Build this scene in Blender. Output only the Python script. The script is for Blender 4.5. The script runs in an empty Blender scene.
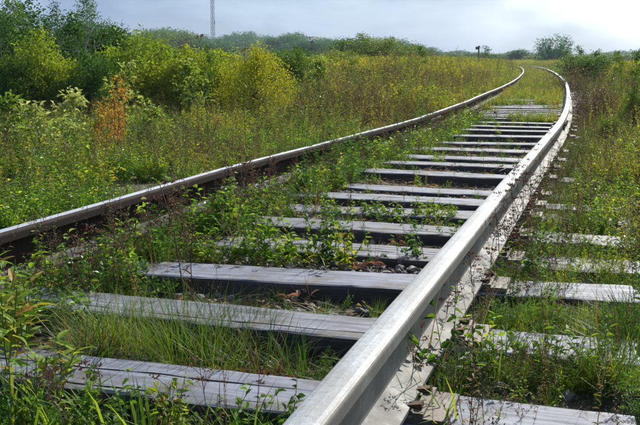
import bpy, math, random
import numpy as np
from mathutils import Vector, Matrix

R = math.radians
random.seed(7)
NP = np.random.default_rng(11)
S = bpy.context.scene
COL = S.collection
PI = math.pi

# ------------------------------------------------------------------ camera
F_PX = 850.0                       # focal length in pixels of a 640 px wide picture
PITCH = math.atan(152.5 / F_PX)
CAM_Z = 0.84
cam_d = bpy.data.cameras.new('camera')
cam_d.sensor_width = 36.0
cam_d.lens = 36.0 * F_PX / 640.0
cam_d.clip_start = 0.05
cam_d.clip_end = 6000.0
cam = bpy.data.objects.new('camera', cam_d)
COL.objects.link(cam)
cam.location = (0, 0, CAM_Z)
cam.rotation_euler = (PI / 2 - PITCH, 0, 0)
S.camera = cam

# ------------------------------------------------------------------ light and sky
SUN_AZ = R(31.0)                   # clockwise from +Y
SUN_EL = R(37.0)
sun_dir = Vector((math.sin(SUN_AZ) * math.cos(SUN_EL), math.cos(SUN_AZ) * math.cos(SUN_EL), math.sin(SUN_EL)))
sl = bpy.data.lights.new('sun', 'SUN')
sl.energy = 5.0
sl.angle = R(0.6)
sl.color = (1.0, 0.95, 0.86)
so = bpy.data.objects.new('sun', sl)
COL.objects.link(so)
so.rotation_euler = (-sun_dir).to_track_quat('-Z', 'Y').to_euler()

S.view_settings.view_transform = 'Standard'
S.view_settings.look = 'None'
S.view_settings.gamma = 1.0
S.view_settings.exposure = 0.52
S.view_settings.use_curve_mapping = False

HAZE = 0.00045


class NT:
    """small helper round a node tree"""
    def __init__(self, tree):
        self.t = tree
        self.n = tree.nodes
        self.l = tree.links

    def new(self, kind, **kw):
        nd = self.n.new(kind)
        for k, v in kw.items():
            if k.startswith('i_'):
                nd.inputs[k[2:].replace('_', ' ')].default_value = v
            else:
                setattr(nd, k, v)
        return nd

    def link(self, a, b):
        self.l.new(a, b)

    def math(self, op, a, b=None, clamp=False):
        nd = self.n.new('ShaderNodeMath')
        nd.operation = op
        nd.use_clamp = clamp
        for i, v in enumerate((a, b)):
            if v is None:
                continue
            if isinstance(v, (int, float)):
                nd.inputs[i].default_value = v
            else:
                self.l.new(v, nd.inputs[i])
        return nd.outputs[0]

    def ramp(self, fac, stops, interp='LINEAR'):
        nd = self.n.new('ShaderNodeValToRGB')
        cr = nd.color_ramp
        cr.interpolation = interp
        while len(cr.elements) > 1:
            cr.elements.remove(cr.elements[-1])
        cr.elements[0].position = stops[0][0]
        c = stops[0][1]
        cr.elements[0].color = (c[0], c[1], c[2], 1)
        for p, c in stops[1:]:
            e = cr.elements.new(p)
            e.color = (c[0], c[1], c[2], 1)
        self.l.new(fac, nd.inputs[0])
        return nd.outputs[0]

    def mix(self, fac, a, b, mode='MIX'):
        nd = self.n.new('ShaderNodeMix')
        nd.data_type = 'RGBA'
        nd.blend_type = mode
        for i, v in ((0, fac), (6, a), (7, b)):
            if isinstance(v, (int, float)):
                nd.inputs[i].default_value = v
            elif isinstance(v, tuple):
                nd.inputs[i].default_value = (v[0], v[1], v[2], 1)
            else:
                self.l.new(v, nd.inputs[i])
        return nd.outputs[2]


world = bpy.data.worlds.new('World')
S.world = world
world.use_nodes = True
w = NT(world.node_tree)
w.n.clear()
sky = w.new('ShaderNodeTexSky', sky_type='NISHITA')
sky.sun_disc = False
sky.sun_elevation = SUN_EL
sky.sun_rotation = SUN_AZ
sky.altitude = 100.0
sky.air_density = 1.0
sky.dust_density = 0.6
sky.ozone_density = 2.0
tc = w.new('ShaderNodeTexCoord')
sep = w.new('ShaderNodeSeparateXYZ')
w.link(tc.outputs['Generated'], sep.inputs[0])
zc = w.math('MAXIMUM', sep.outputs[2], 0.0)
mp = w.new('ShaderNodeMapping')
mp.inputs['Scale'].default_value = (1.0, 1.0, 3.2)
w.link(tc.outputs['Generated'], mp.inputs[0])
n1 = w.new('ShaderNodeTexNoise', i_Scale=2.6, i_Detail=5.0, i_Roughness=0.5, i_Distortion=0.2)
w.link(mp.outputs[0], n1.inputs['Vector'])
n2 = w.new('ShaderNodeTexNoise', i_Scale=4.5, i_Detail=6.0, i_Roughness=0.55, i_Distortion=0.3)
w.link(mp.outputs[0], n2.inputs['Vector'])
cover = w.ramp(n1.outputs[0], [(0.30, (0, 0, 0)), (0.60, (1, 1, 1))])
# cloud sheet: grey-blue undersides, whiter where the sun stands behind the sheet
dotn = w.new('ShaderNodeVectorMath', operation='DOT_PRODUCT')
nrm = w.new('ShaderNodeVectorMath', operation='NORMALIZE')
w.link(tc.outputs['Generated'], nrm.inputs[0])
w.link(nrm.outputs[0], dotn.inputs[0])
dotn.inputs[1].default_value = sun_dir
sunny = w.math('POWER', w.math('MAXIMUM', dotn.outputs['Value'], 0.0), 24.0)
thick = w.ramp(n2.outputs[0], [(0.43, (1.15, 1.8, 3.3)), (0.57, (2.6, 3.5, 5.0))])
bright = w.math('MULTIPLY', sunny, w.ramp(n1.outputs[0], [(0.40, (0.15, 0.15, 0.15)), (0.54, (1, 1, 1))]))
bright = w.math('MULTIPLY', bright, 300.0)
cl2 = w.mix(w.math('MULTIPLY', bright, 1.0, True), thick, (8.4, 8.7, 9.2))
skyc = w.mix(w.math('ADD', w.math('MULTIPLY', cover, 0.25), 0.70), sky.outputs[0], cl2)
# low pale haze towards the horizon
hz = w.math('POWER', w.math('SUBTRACT', 1.0, w.math('MULTIPLY', zc, 1.0, True)), 22.0)
skyc = w.mix(w.math('MULTIPLY', hz, 0.35), skyc, (2.2, 3.4, 4.9))
bg = w.new('ShaderNodeBackground', i_Strength=0.10)
w.link(skyc, bg.inputs[0])
wo = w.new('ShaderNodeOutputWorld')
w.link(bg.outputs[0], wo.inputs[0])


# ------------------------------------------------------------------ track geometry
HS = [-10, 0, 7, 10, 14, 20, 32, 50, 75, 110, 170, 260, 420]
HA = [19.3, 19.0, 18.5, 17.8, 16.5, 15.7, 14.6, 13.3, 12.0, 9.5, 4.0, -6.0, -22.0]
TS = np.arange(-10.0, 400.0, 0.25)
TH = np.radians(np.interp(TS, HS, HA))
k5 = np.ones(9) / 9.0
TH = np.convolve(np.pad(TH, 4, mode='edge'), k5, mode='valid')
TX = np.concatenate([[0], np.cumsum(np.sin(TH[:-1]) * 0.25)])
TY = np.concatenate([[0], np.cumsum(np.cos(TH[:-1]) * 0.25)])
_i0 = int(10.0 / 0.25)
GA = 0.80                         # half the distance between rail centres
_a0 = TH[_i0]
_rx, _ry = -0.03, 1.42             # a point of the near rail at s = 0
TX += (_rx - GA * math.cos(_a0)) - TX[_i0]
TY += (_ry + GA * math.sin(_a0)) - TY[_i0]

# small sags and sways of the old track, read off the photograph
_du = np.interp(TS, [0, 3, 5, 8, 12, 15, 25, 37, 60, 90, 200], [.018, .0, -.015, -.015, -.05, -.085, -.10, -.14, -.15, -.12, 0])
_du = np.convolve(np.pad(_du, 6, mode='edge'), np.ones(13) / 13, mode='valid')
TX = TX + _du * np.cos(TH)
TY = TY - _du * np.sin(TH)
TH = np.arctan2(np.gradient(TX), np.gradient(TY))


def sag(s):
    return np.interp(s, [0, 3, 5, 8.5, 15, 25, 40, 60, 85, 140], [.028, .026, .010, -.028, -.018, -.028, -.012, .03, .03, 0])


def at(s, u, z=0.0):
    a = float(np.interp(s, TS, TH))
    return Vector((float(np.interp(s, TS, TX)) + u * math.cos(a), float(np.interp(s, TS, TY)) - u * math.sin(a), z + float(sag(s))))


def head(s):
    return float(np.interp(s, TS, TH))


def su(X, Y):
    """world -> (s, u), arrays"""
    X = np.atleast_1d(np.asarray(X, float)).ravel()
    Y = np.atleast_1d(np.asarray(Y, float)).ravel()
    ys = TY[::4]
    s = np.interp(Y, TY, TS)
    for _ in range(4):
        a = np.interp(s, TS, TH)
        dx = X - np.interp(s, TS, TX)
        dy = Y - np.interp(s, TS, TY)
        s = np.clip(s + dx * np.sin(a) + dy * np.cos(a), TS[0], TS[-1])
    a = np.interp(s, TS, TH)
    dx = X - np.interp(s, TS, TX)
    dy = Y - np.interp(s, TS, TY)
    return s, dx * np.cos(a) - dy * np.sin(a)


def pix(x, y, z=-0.06):
    """point of the level z seen at pixel x, y of the 640 px photograph"""
    dx, dy = x - 320.0, 212.5 - y
    Y = F_PX * math.cos(PITCH) + dy * math.sin(PITCH)
    Z = dy * math.cos(PITCH) - F_PX * math.sin(PITCH)
    q = 0.0
    for _ in range(3):                 # follow the small sags of the track
        t = -(CAM_Z - z - q) / Z
        ss_, uu_ = su([dx * t], [Y * t])
        q = float(sag(ss_[0])) * min(1.0, max(0.0, 1.5 - abs(float(uu_[0])) / 4.0))
    return dx * t, Y * t


def far(x, Y):
    """ground position at depth Y under photo column x (near the horizon)"""
    return (x - 320.0) / (F_PX * math.cos(PITCH) + 152.5 * math.sin(PITCH)) * Y, Y


# smooth value noise in numpy for ground and density
def vnoise(X, Y, scale, seed):
    rs = np.random.default_rng(seed)
    tab = rs.random((256, 256))
    x = X / scale
    y = Y / scale
    xi = np.floor(x).astype(int)
    yi = np.floor(y).astype(int)
    fx = x - xi
    fy = y - yi
    fx = fx * fx * (3 - 2 * fx)
    fy = fy * fy * (3 - 2 * fy)
    g = lambda a, b: tab[a % 256, b % 256]
    return (g(xi, yi) * (1 - fx) + g(xi + 1, yi) * fx) * (1 - fy) + (g(xi, yi + 1) * (1 - fx) + g(xi + 1, yi + 1) * fx) * fy


def ground_z(X, Y):
    X = np.atleast_1d(np.asarray(X, float)).ravel()
    Y = np.atleast_1d(np.asarray(Y, float)).ravel()
    s, u = su(X, Y)
    z = np.interp(u, [-400, -60, -14, -6, -1.7, -1.25, -0.9, -0.6, 0.55, 0.8, 1.0, 1.5, 3.2, 7.0, 30, 400],
                  [-1.2, -0.9, -0.45, -0.12, -0.06, -0.03, -0.04, -0.062, -0.066, -0.055, -0.045, -0.035, -0.10, -0.55, -1.1, -1.4])
    z = z + sag(s) * np.clip(1.5 - np.abs(u) / 4.0, 0, 1)
    z = z + (vnoise(X, Y, 0.11, 1) - 0.5) * 0.024 + (vnoise(X, Y, 0.35, 2) - 0.5) * 0.035 + (vnoise(X, Y, 1.9, 3) - 0.5) * 0.03
    z = z + (vnoise(X, Y, 9.0, 4) - 0.5) * 0.25 * np.clip((np.abs(u) - 2.5) / 6.0, 0, 1)
    return z


def gz(x, y):
    return float(ground_z(x, y)[0])


# ------------------------------------------------------------------ materials
def mat(name):
    m = bpy.data.materials.new(name)
    m.use_nodes = True
    t = NT(m.node_tree)
    t.n.clear()
    out = t.new('ShaderNodeOutputMaterial')
    return m, t, out


def leaf_mat(name, stops, trans=0.45, rough=0.55, patch=0.5, patch_stops=None, patch_scale=0.35, tint=(1.5, 1.35, 0.7)):
    """leaf colour: ramp by leaf and plant, blended with a patchy colour by place"""
    m, t, out = mat(name)
    geo = t.new('ShaderNodeNewGeometry')
    oi = t.new('ShaderNodeObjectInfo')
    v = t.math('ADD', t.math('MULTIPLY', geo.outputs['Random Per Island'], 0.48), t.math('MULTIPLY', oi.outputs['Random'], 0.52))
    c = t.ramp(v, stops)
    if patch_stops:
        nz = t.new('ShaderNodeTexNoise', i_Scale=patch_scale, i_Detail=3.0, i_Roughness=0.6)
        t.link(geo.outputs['Position'], nz.inputs['Vector'])
        pc = t.ramp(nz.outputs[0], patch_stops)
        c = t.mix(patch, c, pc)
    bs = t.new('ShaderNodeBsdfPrincipled')
    bs.inputs['Roughness'].default_value = rough
    bs.inputs['Specular IOR Level'].default_value = 0.3
    t.link(c, bs.inputs['Base Color'])
    tr = t.new('ShaderNodeBsdfTranslucent')
    t.link(t.mix(1.0, c, tint, 'MULTIPLY'), tr.inputs[0])
    mx = t.new('ShaderNodeMixShader')
    mx.inputs[0].default_value = trans
    t.link(bs.outputs[0], mx.inputs[1])
    t.link(tr.outputs[0], mx.inputs[2])
    t.link(mx.outputs[0], out.inputs[0])
    return m


G_DARK = (0.022, 0.060, 0.012)
G_MID = (0.050, 0.125, 0.015)
G_LITE = (0.120, 0.210, 0.018)
Y_GRN = (0.240, 0.270, 0.020)
YEL = (0.42, 0.34, 0.03)
ORG = (0.36, 0.15, 0.03)
BRN = (0.140, 0.080, 0.045)
PUR = (0.100, 0.052, 0.050)

M = {}
M['weed_leaf'] = leaf_mat('weed_leaf', [(0.0, G_DARK), (0.3, (0.05, 0.14, 0.014)), (0.6, (0.12, 0.25, 0.016)), (0.85, (0.27, 0.34, 0.02)), (1.0, YEL)], 0.5)
M['field_leaf'] = leaf_mat('field_leaf', [(0.0, G_DARK), (0.2, (0.08, 0.17, 0.015)), (0.45, (0.18, 0.29, 0.016)), (0.68, (0.38, 0.40, 0.022)), (0.88, (0.52, 0.40, 0.05)), (1.0, (0.22, 0.12, 0.06))], 0.45,
                           patch=0.45, patch_stops=[(0.34, (0.06, 0.15, 0.012)), (0.43, (0.16, 0.27, 0.012)), (0.49, (0.30, 0.34, 0.02)), (0.55, (0.30, 0.23, 0.045)), (0.64, (0.20, 0.125, 0.07))], patch_scale=0.55)
M['pale_leaf'] = leaf_mat('pale_leaf', [(0.0, (0.06, 0.13, 0.02)), (0.4, (0.16, 0.26, 0.03)), (0.8, (0.36, 0.42, 0.16)), (1.0, (0.55, 0.55, 0.32))], 0.4)
M['lush_leaf'] = leaf_mat('lush_leaf', [(0.0, (0.03, 0.09, 0.015)), (0.3, (0.07, 0.19, 0.016)), (0.6, (0.16, 0.32, 0.02)), (0.85, (0.32, 0.42, 0.025)), (1.0, (0.5, 0.44, 0.06))], 0.5, rough=0.35)
M['brown_leaf'] = leaf_mat('brown_leaf', [(0.0, (0.08, 0.045, 0.03)), (0.4, (0.17, 0.10, 0.055)), (0.7, (0.26, 0.17, 0.07)), (1.0, (0.24, 0.26, 0.03))], 0.35)
M['feather_leaf'] = leaf_mat('feather_leaf', [(0.0, (0.03, 0.10, 0.015)), (0.5, (0.06, 0.17, 0.015)), (1.0, (0.12, 0.24, 0.02))], 0.4)
M['bright_leaf'] = leaf_mat('bright_leaf', [(0.0, (0.07, 0.17, 0.012)), (0.5, (0.15, 0.27, 0.015)), (1.0, (0.30, 0.34, 0.03))], 0.5)
M['grass'] = leaf_mat('grass', [(0.0, (0.10, 0.07, 0.04)), (0.14, (0.12, 0.09, 0.04)), (0.2, G_DARK), (0.45, G_MID), (0.75, G_LITE), (0.92, Y_GRN), (1.0, (0.38, 0.31, 0.16))], 0.4)
M['moss_grass'] = leaf_mat('moss_grass', [(0.0, (0.13, 0.2, 0.012)), (0.6, (0.26, 0.34, 0.02)), (1.0, (0.38, 0.40, 0.04))], 0.5)
M['dry_leaf'] = leaf_mat('dry_leaf', [(0.0, (0.05, 0.028, 0.022)), (0.5, PUR), (0.8, BRN), (1.0, (0.30, 0.14, 0.07))], 0.25)
M['straw'] = leaf_mat('straw', [(0.0, BRN), (0.5, (0.26, 0.19, 0.10)), (1.0, (0.44, 0.36, 0.22))], 0.25)
M['red_leaf'] = leaf_mat('red_leaf', [(0.0, (0.12, 0.055, 0.045)), (0.6, (0.22, 0.11, 0.09)), (1.0, (0.36, 0.22, 0.18))], 0.35)
M['orange_leaf'] = leaf_mat('orange_leaf', [(0.0, (0.16, 0.20, 0.02)), (0.4, (0.32, 0.28, 0.03)), (0.75, (0.36, 0.20, 0.04)), (1.0, (0.36, 0.13, 0.05))], 0.4)
M['bush_dark'] = leaf_mat('bush_dark', [(0.0, (0.02, 0.06, 0.014)), (0.5, (0.045, 0.12, 0.02)), (0.85, (0.09, 0.18, 0.025)), (1.0, (0.2, 0.25, 0.08))], 0.4, tint=(1.4, 1.4, 0.7))
M['bush_mid'] = leaf_mat('bush_mid', [(0.0, (0.03, 0.08, 0.014)), (0.5, (0.07, 0.15, 0.016)), (1.0, (0.16, 0.23, 0.03))], 0.4)
M['bush_yellow'] = leaf_mat('bush_yellow', [(0.0, (0.08, 0.17, 0.012)), (0.5, (0.19, 0.27, 0.015)), (1.0, (0.34, 0.36, 0.03))], 0.45, tint=(1.35, 1.35, 0.7))
M['dome_leaf'] = leaf_mat('dome_leaf', [(0.0, (0.14, 0.18, 0.012)), (0.5, (0.32, 0.35, 0.02)), (1.0, (0.48, 0.45, 0.03))], 0.45)
M['far_green'] = leaf_mat('far_green', [(0.0, (0.03, 0.11, 0.05)), (0.5, (0.06, 0.17, 0.06)), (1.0, (0.12, 0.24, 0.07))], 0.35, tint=(1.1, 1.2, 0.9))
M['far_olive'] = leaf_mat('far_olive', [(0.0, (0.06, 0.14, 0.04)), (0.5, (0.13, 0.21, 0.04)), (1.0, (0.22, 0.27, 0.05))], 0.35)
M['big_olive'] = leaf_mat('big_olive', [(0.0, (0.04, 0.10, 0.014)), (0.5, (0.11, 0.18, 0.018)), (1.0, (0.24, 0.27, 0.03))], 0.4)
M['purple_bush'] = leaf_mat('purple_bush', [(0.0, (0.07, 0.05, 0.04)), (0.5, (0.13, 0.085, 0.06)), (0.85, (0.14, 0.13, 0.04)), (1.0, (0.16, 0.2, 0.03))], 0.3)


def plain(name, c0, c1, rough, scale=20.0, metal=0.0, bump=0.0):
    m, t, out = mat(name)
    tcn = t.new('ShaderNodeTexCoord')
    nz = t.new('ShaderNodeTexNoise', i_Scale=scale, i_Detail=6.0, i_Roughness=0.6)
    t.link(tcn.outputs['Object'], nz.inputs['Vector'])
    bs = t.new('ShaderNodeBsdfPrincipled')
    bs.inputs['Roughness'].default_value = rough
    bs.inputs['Metallic'].default_value = metal
    t.link(t.ramp(nz.outputs[0], [(0.35, c0), (0.65, c1)]), bs.inputs['Base Color'])
    if bump:
        bp = t.new('ShaderNodeBump', i_Strength=bump, i_Distance=0.01)
        t.link(nz.outputs[0], bp.inputs['Height'])
        t.link(bp.outputs[0], bs.inputs['Normal'])
    t.link(bs.outputs[0], out.inputs[0])
    return m


M['stem_green'] = plain('stem_green', (0.06, 0.11, 0.02), (0.12, 0.15, 0.03), 0.6)
M['stem_dark'] = plain('stem_dark', (0.035, 0.022, 0.018), (0.09, 0.05, 0.035), 0.7)
M['stem_straw'] = plain('stem_straw', (0.20, 0.13, 0.07), (0.34, 0.26, 0.15), 0.7)
M['bark'] = plain('bark', (0.05, 0.04, 0.032), (0.13, 0.11, 0.09), 0.85, 12.0)
M['birch_bark'] = plain('birch_bark', (0.10, 0.09, 0.08), (0.5, 0.48, 0.44), 0.7, 6.0)
M['steel_dark'] = plain('steel_dark', (0.05, 0.05, 0.055), (0.12, 0.11, 0.11), 0.6, 4.0, 0.3)
M['mast_paint'] = plain('mast_paint', (0.10, 0.11, 0.16), (0.16, 0.18, 0.24), 0.6, 0.2)  # bluish tone carries some of the distance haze in the colour
M['concrete'] = plain('concrete', (0.34, 0.33, 0.31), (0.55, 0.54, 0.52), 0.8, 25.0, 0.0, 0.3)


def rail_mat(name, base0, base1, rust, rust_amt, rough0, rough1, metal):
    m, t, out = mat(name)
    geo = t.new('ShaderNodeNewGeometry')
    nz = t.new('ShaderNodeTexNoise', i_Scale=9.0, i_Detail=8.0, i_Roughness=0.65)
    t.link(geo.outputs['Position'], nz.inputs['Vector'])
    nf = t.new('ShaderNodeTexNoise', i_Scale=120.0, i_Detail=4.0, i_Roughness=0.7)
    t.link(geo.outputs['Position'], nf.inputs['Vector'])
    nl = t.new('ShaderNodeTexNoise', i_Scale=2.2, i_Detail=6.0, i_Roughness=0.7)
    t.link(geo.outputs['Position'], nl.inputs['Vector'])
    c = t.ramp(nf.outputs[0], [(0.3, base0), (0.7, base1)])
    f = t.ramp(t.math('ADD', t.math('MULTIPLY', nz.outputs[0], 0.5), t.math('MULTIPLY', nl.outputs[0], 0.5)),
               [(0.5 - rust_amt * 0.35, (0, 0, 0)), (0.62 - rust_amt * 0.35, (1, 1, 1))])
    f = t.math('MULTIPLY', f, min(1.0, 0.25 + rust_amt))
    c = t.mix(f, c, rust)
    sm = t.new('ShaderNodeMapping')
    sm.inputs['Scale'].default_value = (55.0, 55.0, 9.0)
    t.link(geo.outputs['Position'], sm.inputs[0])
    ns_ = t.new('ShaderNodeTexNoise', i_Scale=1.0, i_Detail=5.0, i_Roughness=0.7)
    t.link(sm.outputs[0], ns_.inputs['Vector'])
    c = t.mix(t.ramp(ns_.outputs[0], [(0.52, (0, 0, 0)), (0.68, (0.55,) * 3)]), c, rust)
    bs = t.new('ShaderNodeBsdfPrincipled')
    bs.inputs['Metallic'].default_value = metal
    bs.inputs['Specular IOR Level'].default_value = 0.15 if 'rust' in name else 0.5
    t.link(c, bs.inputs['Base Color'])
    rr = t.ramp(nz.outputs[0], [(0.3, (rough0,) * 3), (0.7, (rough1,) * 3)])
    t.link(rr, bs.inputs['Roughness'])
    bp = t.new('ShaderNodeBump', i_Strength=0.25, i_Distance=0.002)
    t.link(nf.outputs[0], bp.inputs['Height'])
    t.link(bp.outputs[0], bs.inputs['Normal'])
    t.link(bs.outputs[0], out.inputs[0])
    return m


M['rail_top'] = rail_mat('rail_top', (0.48, 0.52, 0.57), (0.60, 0.64, 0.68), (0.24, 0.22, 0.20), 0.15, 0.40, 0.58, 0.6)  # brighter copy of the running surface: grazing sheen painted into the colour
M['rail_top_worn'] = rail_mat('rail_top_worn', (0.25, 0.275, 0.30), (0.36, 0.385, 0.41), (0.15, 0.14, 0.13), 0.26, 0.44, 0.62, 0.45)  # same running surface close by, without the painted sheen
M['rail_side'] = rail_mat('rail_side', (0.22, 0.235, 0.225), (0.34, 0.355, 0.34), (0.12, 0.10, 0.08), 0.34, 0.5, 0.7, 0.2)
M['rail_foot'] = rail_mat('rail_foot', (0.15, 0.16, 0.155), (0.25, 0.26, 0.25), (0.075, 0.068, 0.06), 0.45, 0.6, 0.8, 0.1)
M['rail_rust'] = rail_mat('rail_rust', (0.012, 0.011, 0.010), (0.024, 0.020, 0.018), (0.036, 0.022, 0.016), 0.4, 0.75, 0.95, 0.0)  # dark rust with the far rail's shade painted into it
M['rail_foot_rust'] = rail_mat('rail_foot_rust', (0.14, 0.145, 0.14), (0.24, 0.245, 0.24), (0.045, 0.038, 0.032), 0.5, 0.6, 0.8, 0.0)
M['plate'] = rail_mat('plate', (0.20, 0.20, 0.19), (0.33, 0.33, 0.31), (0.09, 0.06, 0.045), 0.5, 0.45, 0.65, 0.3)
M['spike'] = rail_mat('spike', (0.05, 0.035, 0.028), (0.10, 0.07, 0.05), (0.12, 0.06, 0.03), 0.4, 0.55, 0.75, 0.3)


def sleeper_material():
    m, t, out = mat('sleeper_wood')
    tcn = t.new('ShaderNodeTexCoord')
    oi = t.new('ShaderNodeObjectInfo')
    mp = t.new('ShaderNodeMapping')
    mp.inputs['Scale'].default_value = (1.4, 26.0, 26.0)
    t.link(tcn.outputs['Object'], mp.inputs[0])
    av = t.new('ShaderNodeVectorMath', operation='ADD')
    t.link(mp.outputs[0], av.inputs[0])
    off = t.new('ShaderNodeCombineXYZ')
    t.link(t.math('MULTIPLY', oi.outputs['Random'], 90.0), off.inputs[0])
    t.link(t.math('MULTIPLY', oi.outputs['Random'], 37.0), off.inputs[1])
    t.link(off.outputs[0], av.inputs[1])
    g = t.new('ShaderNodeTexNoise', i_Scale=1.6, i_Detail=8.0, i_Roughness=0.7)
    t.link(av.outputs[0], g.inputs['Vector'])
    mp2 = t.new('ShaderNodeMapping')
    mp2.inputs['Scale'].default_value = (2.2, 5.0, 5.0)
    t.link(tcn.outputs['Object'], mp2.inputs[0])
    av2 = t.new('ShaderNodeVectorMath', operation='ADD')
    t.link(mp2.outputs[0], av2.inputs[0])
    t.link(off.outputs[0], av2.inputs[1])
    p = t.new('ShaderNodeTexNoise', i_Scale=1.2, i_Detail=5.0, i_Roughness=0.65)
    t.link(av2.outputs[0], p.inputs['Vector'])
    wood = t.ramp(g.outputs[0], [(0.30, (0.035, 0.035, 0.04)), (0.44, (0.105, 0.12, 0.155)), (0.6, (0.19, 0.215, 0.27)), (0.8, (0.32, 0.33, 0.37))])
    tar_shade = t.ramp(g.outputs[0], [(0.3, (0.014, 0.012, 0.012)), (0.7, (0.05, 0.045, 0.045))])
    # sides: creosote plus painted backlit shade; the weathered top is worn grey
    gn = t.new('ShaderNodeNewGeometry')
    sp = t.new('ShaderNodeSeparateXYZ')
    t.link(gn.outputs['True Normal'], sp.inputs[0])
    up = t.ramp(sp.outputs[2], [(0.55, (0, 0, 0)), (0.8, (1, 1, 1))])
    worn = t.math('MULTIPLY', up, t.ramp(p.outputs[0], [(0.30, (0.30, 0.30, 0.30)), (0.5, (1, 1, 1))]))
    hue = t.ramp(oi.outputs['Random'], [(0.0, (0.82, 0.84, 0.90)), (0.35, (1.05, 1.05, 1.1)), (0.7, (0.95, 0.92, 0.90)), (1.0, (0.74, 0.72, 0.70))])
    wood = t.mix(1.0, wood, hue, 'MULTIPLY')
    dirt = t.new('ShaderNodeTexNoise', i_Scale=5.5, i_Detail=7.0, i_Roughness=0.75)
    t.link(tcn.outputs['Object'], dirt.inputs['Vector'])
    wood = t.mix(t.ramp(dirt.outputs[0], [(0.50, (0, 0, 0)), (0.62, (0.75,) * 3)]), wood, (0.075, 0.06, 0.042))
    c = t.mix(worn, tar_shade, wood)
    bs = t.new('ShaderNodeBsdfPrincipled')
    t.link(c, bs.inputs['Base Color'])
    bs.inputs['Specular IOR Level'].default_value = 0.5
    t.link(t.ramp(g.outputs[0], [(0.3, (0.75,) * 3), (0.7, (0.52,) * 3)]), bs.inputs['Roughness'])
    bp = t.new('ShaderNodeBump', i_Strength=0.7, i_Distance=0.004)
    t.link(g.outputs[0], bp.inputs['Height'])
    t.link(bp.outputs[0], bs.inputs['Normal'])
    t.link(bs.outputs[0], out.inputs[0])
    return m


M['sleeper'] = sleeper_material()


def ground_material():
    m, t, out = mat('ground_soil')
    geo = t.new('ShaderNodeNewGeometry')
    n = t.new('ShaderNodeTexNoise', i_Scale=1.1, i_Detail=8.0, i_Roughness=0.65)
    t.link(geo.outputs['Position'], n.inputs['Vector'])
    f = t.new('ShaderNodeTexNoise', i_Scale=38.0, i_Detail=6.0, i_Roughness=0.7)
    t.link(geo.outputs['Position'], f.inputs['Vector'])
    big = t.new('ShaderNodeTexNoise', i_Scale=0.05, i_Detail=4.0)
    t.link(geo.outputs['Position'], big.inputs['Vector'])
    soil = t.ramp(f.outputs[0], [(0.3, (0.018, 0.013, 0.009)), (0.55, (0.045, 0.034, 0.022)), (0.75, (0.10, 0.075, 0.048))])
    grass = t.ramp(big.outputs[0], [(0.35, (0.045, 0.085, 0.015)), (0.5, (0.12, 0.14, 0.02)), (0.65, (0.11, 0.08, 0.035))])
    dist = t.new('ShaderNodeVectorMath', operation='LENGTH')
    t.link(geo.outputs['Position'], dist.inputs[0])
    fd = t.math('MULTIPLY', t.math('SUBTRACT', dist.outputs['Value'], 18.0), 1 / 30.0, True)
    c = t.mix(fd, t.mix(t.ramp(n.outputs[0], [(0.4, (0, 0, 0)), (0.6, (0.6,) * 3)]), soil, (0.035, 0.05, 0.014)), grass)
    bs = t.new('ShaderNodeBsdfPrincipled')
    bs.inputs['Roughness'].default_value = 0.9
    t.link(c, bs.inputs['Base Color'])
    bp = t.new('ShaderNodeBump', i_Strength=0.6, i_Distance=0.02)
    t.link(f.outputs[0], bp.inputs['Height'])
    t.link(bp.outputs[0], bs.inputs['Normal'])
    t.link(bs.outputs[0], out.inputs[0])
    return m


M['ground'] = ground_material()


def stone_material():
    m, t, out = mat('ballast_stone')
    oi = t.new('ShaderNodeObjectInfo')
    tcn = t.new('ShaderNodeTexCoord')
    n = t.new('ShaderNodeTexNoise', i_Scale=60.0, i_Detail=5.0)
    t.link(tcn.outputs['Object'], n.inputs['Vector'])
    a = t.ramp(oi.outputs['Random'], [(0.0, (0.06, 0.055, 0.05)), (0.4, (0.12, 0.115, 0.11)), (0.8, (0.22, 0.21, 0.20)), (1.0, (0.34, 0.31, 0.28))])
    b = t.ramp(n.outputs[0], [(0.3, (0.55,) * 3), (0.7, (1.15,) * 3)])
    bs = t.new('ShaderNodeBsdfPrincipled')
    bs.inputs['Roughness'].default_value = 0.75
    t.link(t.mix(1.0, a, b, 'MULTIPLY'), bs.inputs['Base Color'])
    t.link(bs.outputs[0], out.inputs[0])
    return m


M['stone'] = stone_material()


# ------------------------------------------------------------------ mesh helpers
class MB:
    def __init__(self):
        self.v = []
        self.f = []
        self.m = []

    def add(self, vs, fs, mi=0):
        o = len(self.v)
        self.v.extend([tuple(p) for p in vs])
        self.f.extend([tuple(o + i for i in f) for f in fs])
        self.m.extend([mi] * len(fs))

    def mesh(self, name, mats, smooth=False):
        me = bpy.data.meshes.new(name)
        me.from_pydata(self.v, [], self.f)
        for x in mats:
            me.materials.append(x)
        if len(mats) > 1:
            me.polygons.foreach_set('material_index', self.m)
        if smooth:
            me.polygons.foreach_set('use_smooth', [True] * len(self.f))
        me.update()
        return me


def link(name, me, parent=None, loc=None, rot=None, scale=None):
    o = bpy.data.objects.new(name, me)
    COL.objects.link(o)
    if parent is not None:
        o.parent = parent
    if loc is not None:
        o.location = loc
    if rot is not None:
        o.rotation_euler = rot
    if scale is not None:
        o.scale = scale if not isinstance(scale, (int, float)) else (scale,) * 3
    return o


def tag(o, label=None, cat=None, group=None, kind=None):
    if label:
        o['label'] = label
    if cat:
        o['category'] = cat
    if group:
        o['group'] = group
    if kind:
        o['kind'] = kind
    return o


def perp(d):
    a = Vector((0, 0, 1)) if abs(d.z) < 0.9 else Vector((1, 0, 0))
    x = d.cross(a).normalized()
    return x, x.cross(d).normalized()


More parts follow.
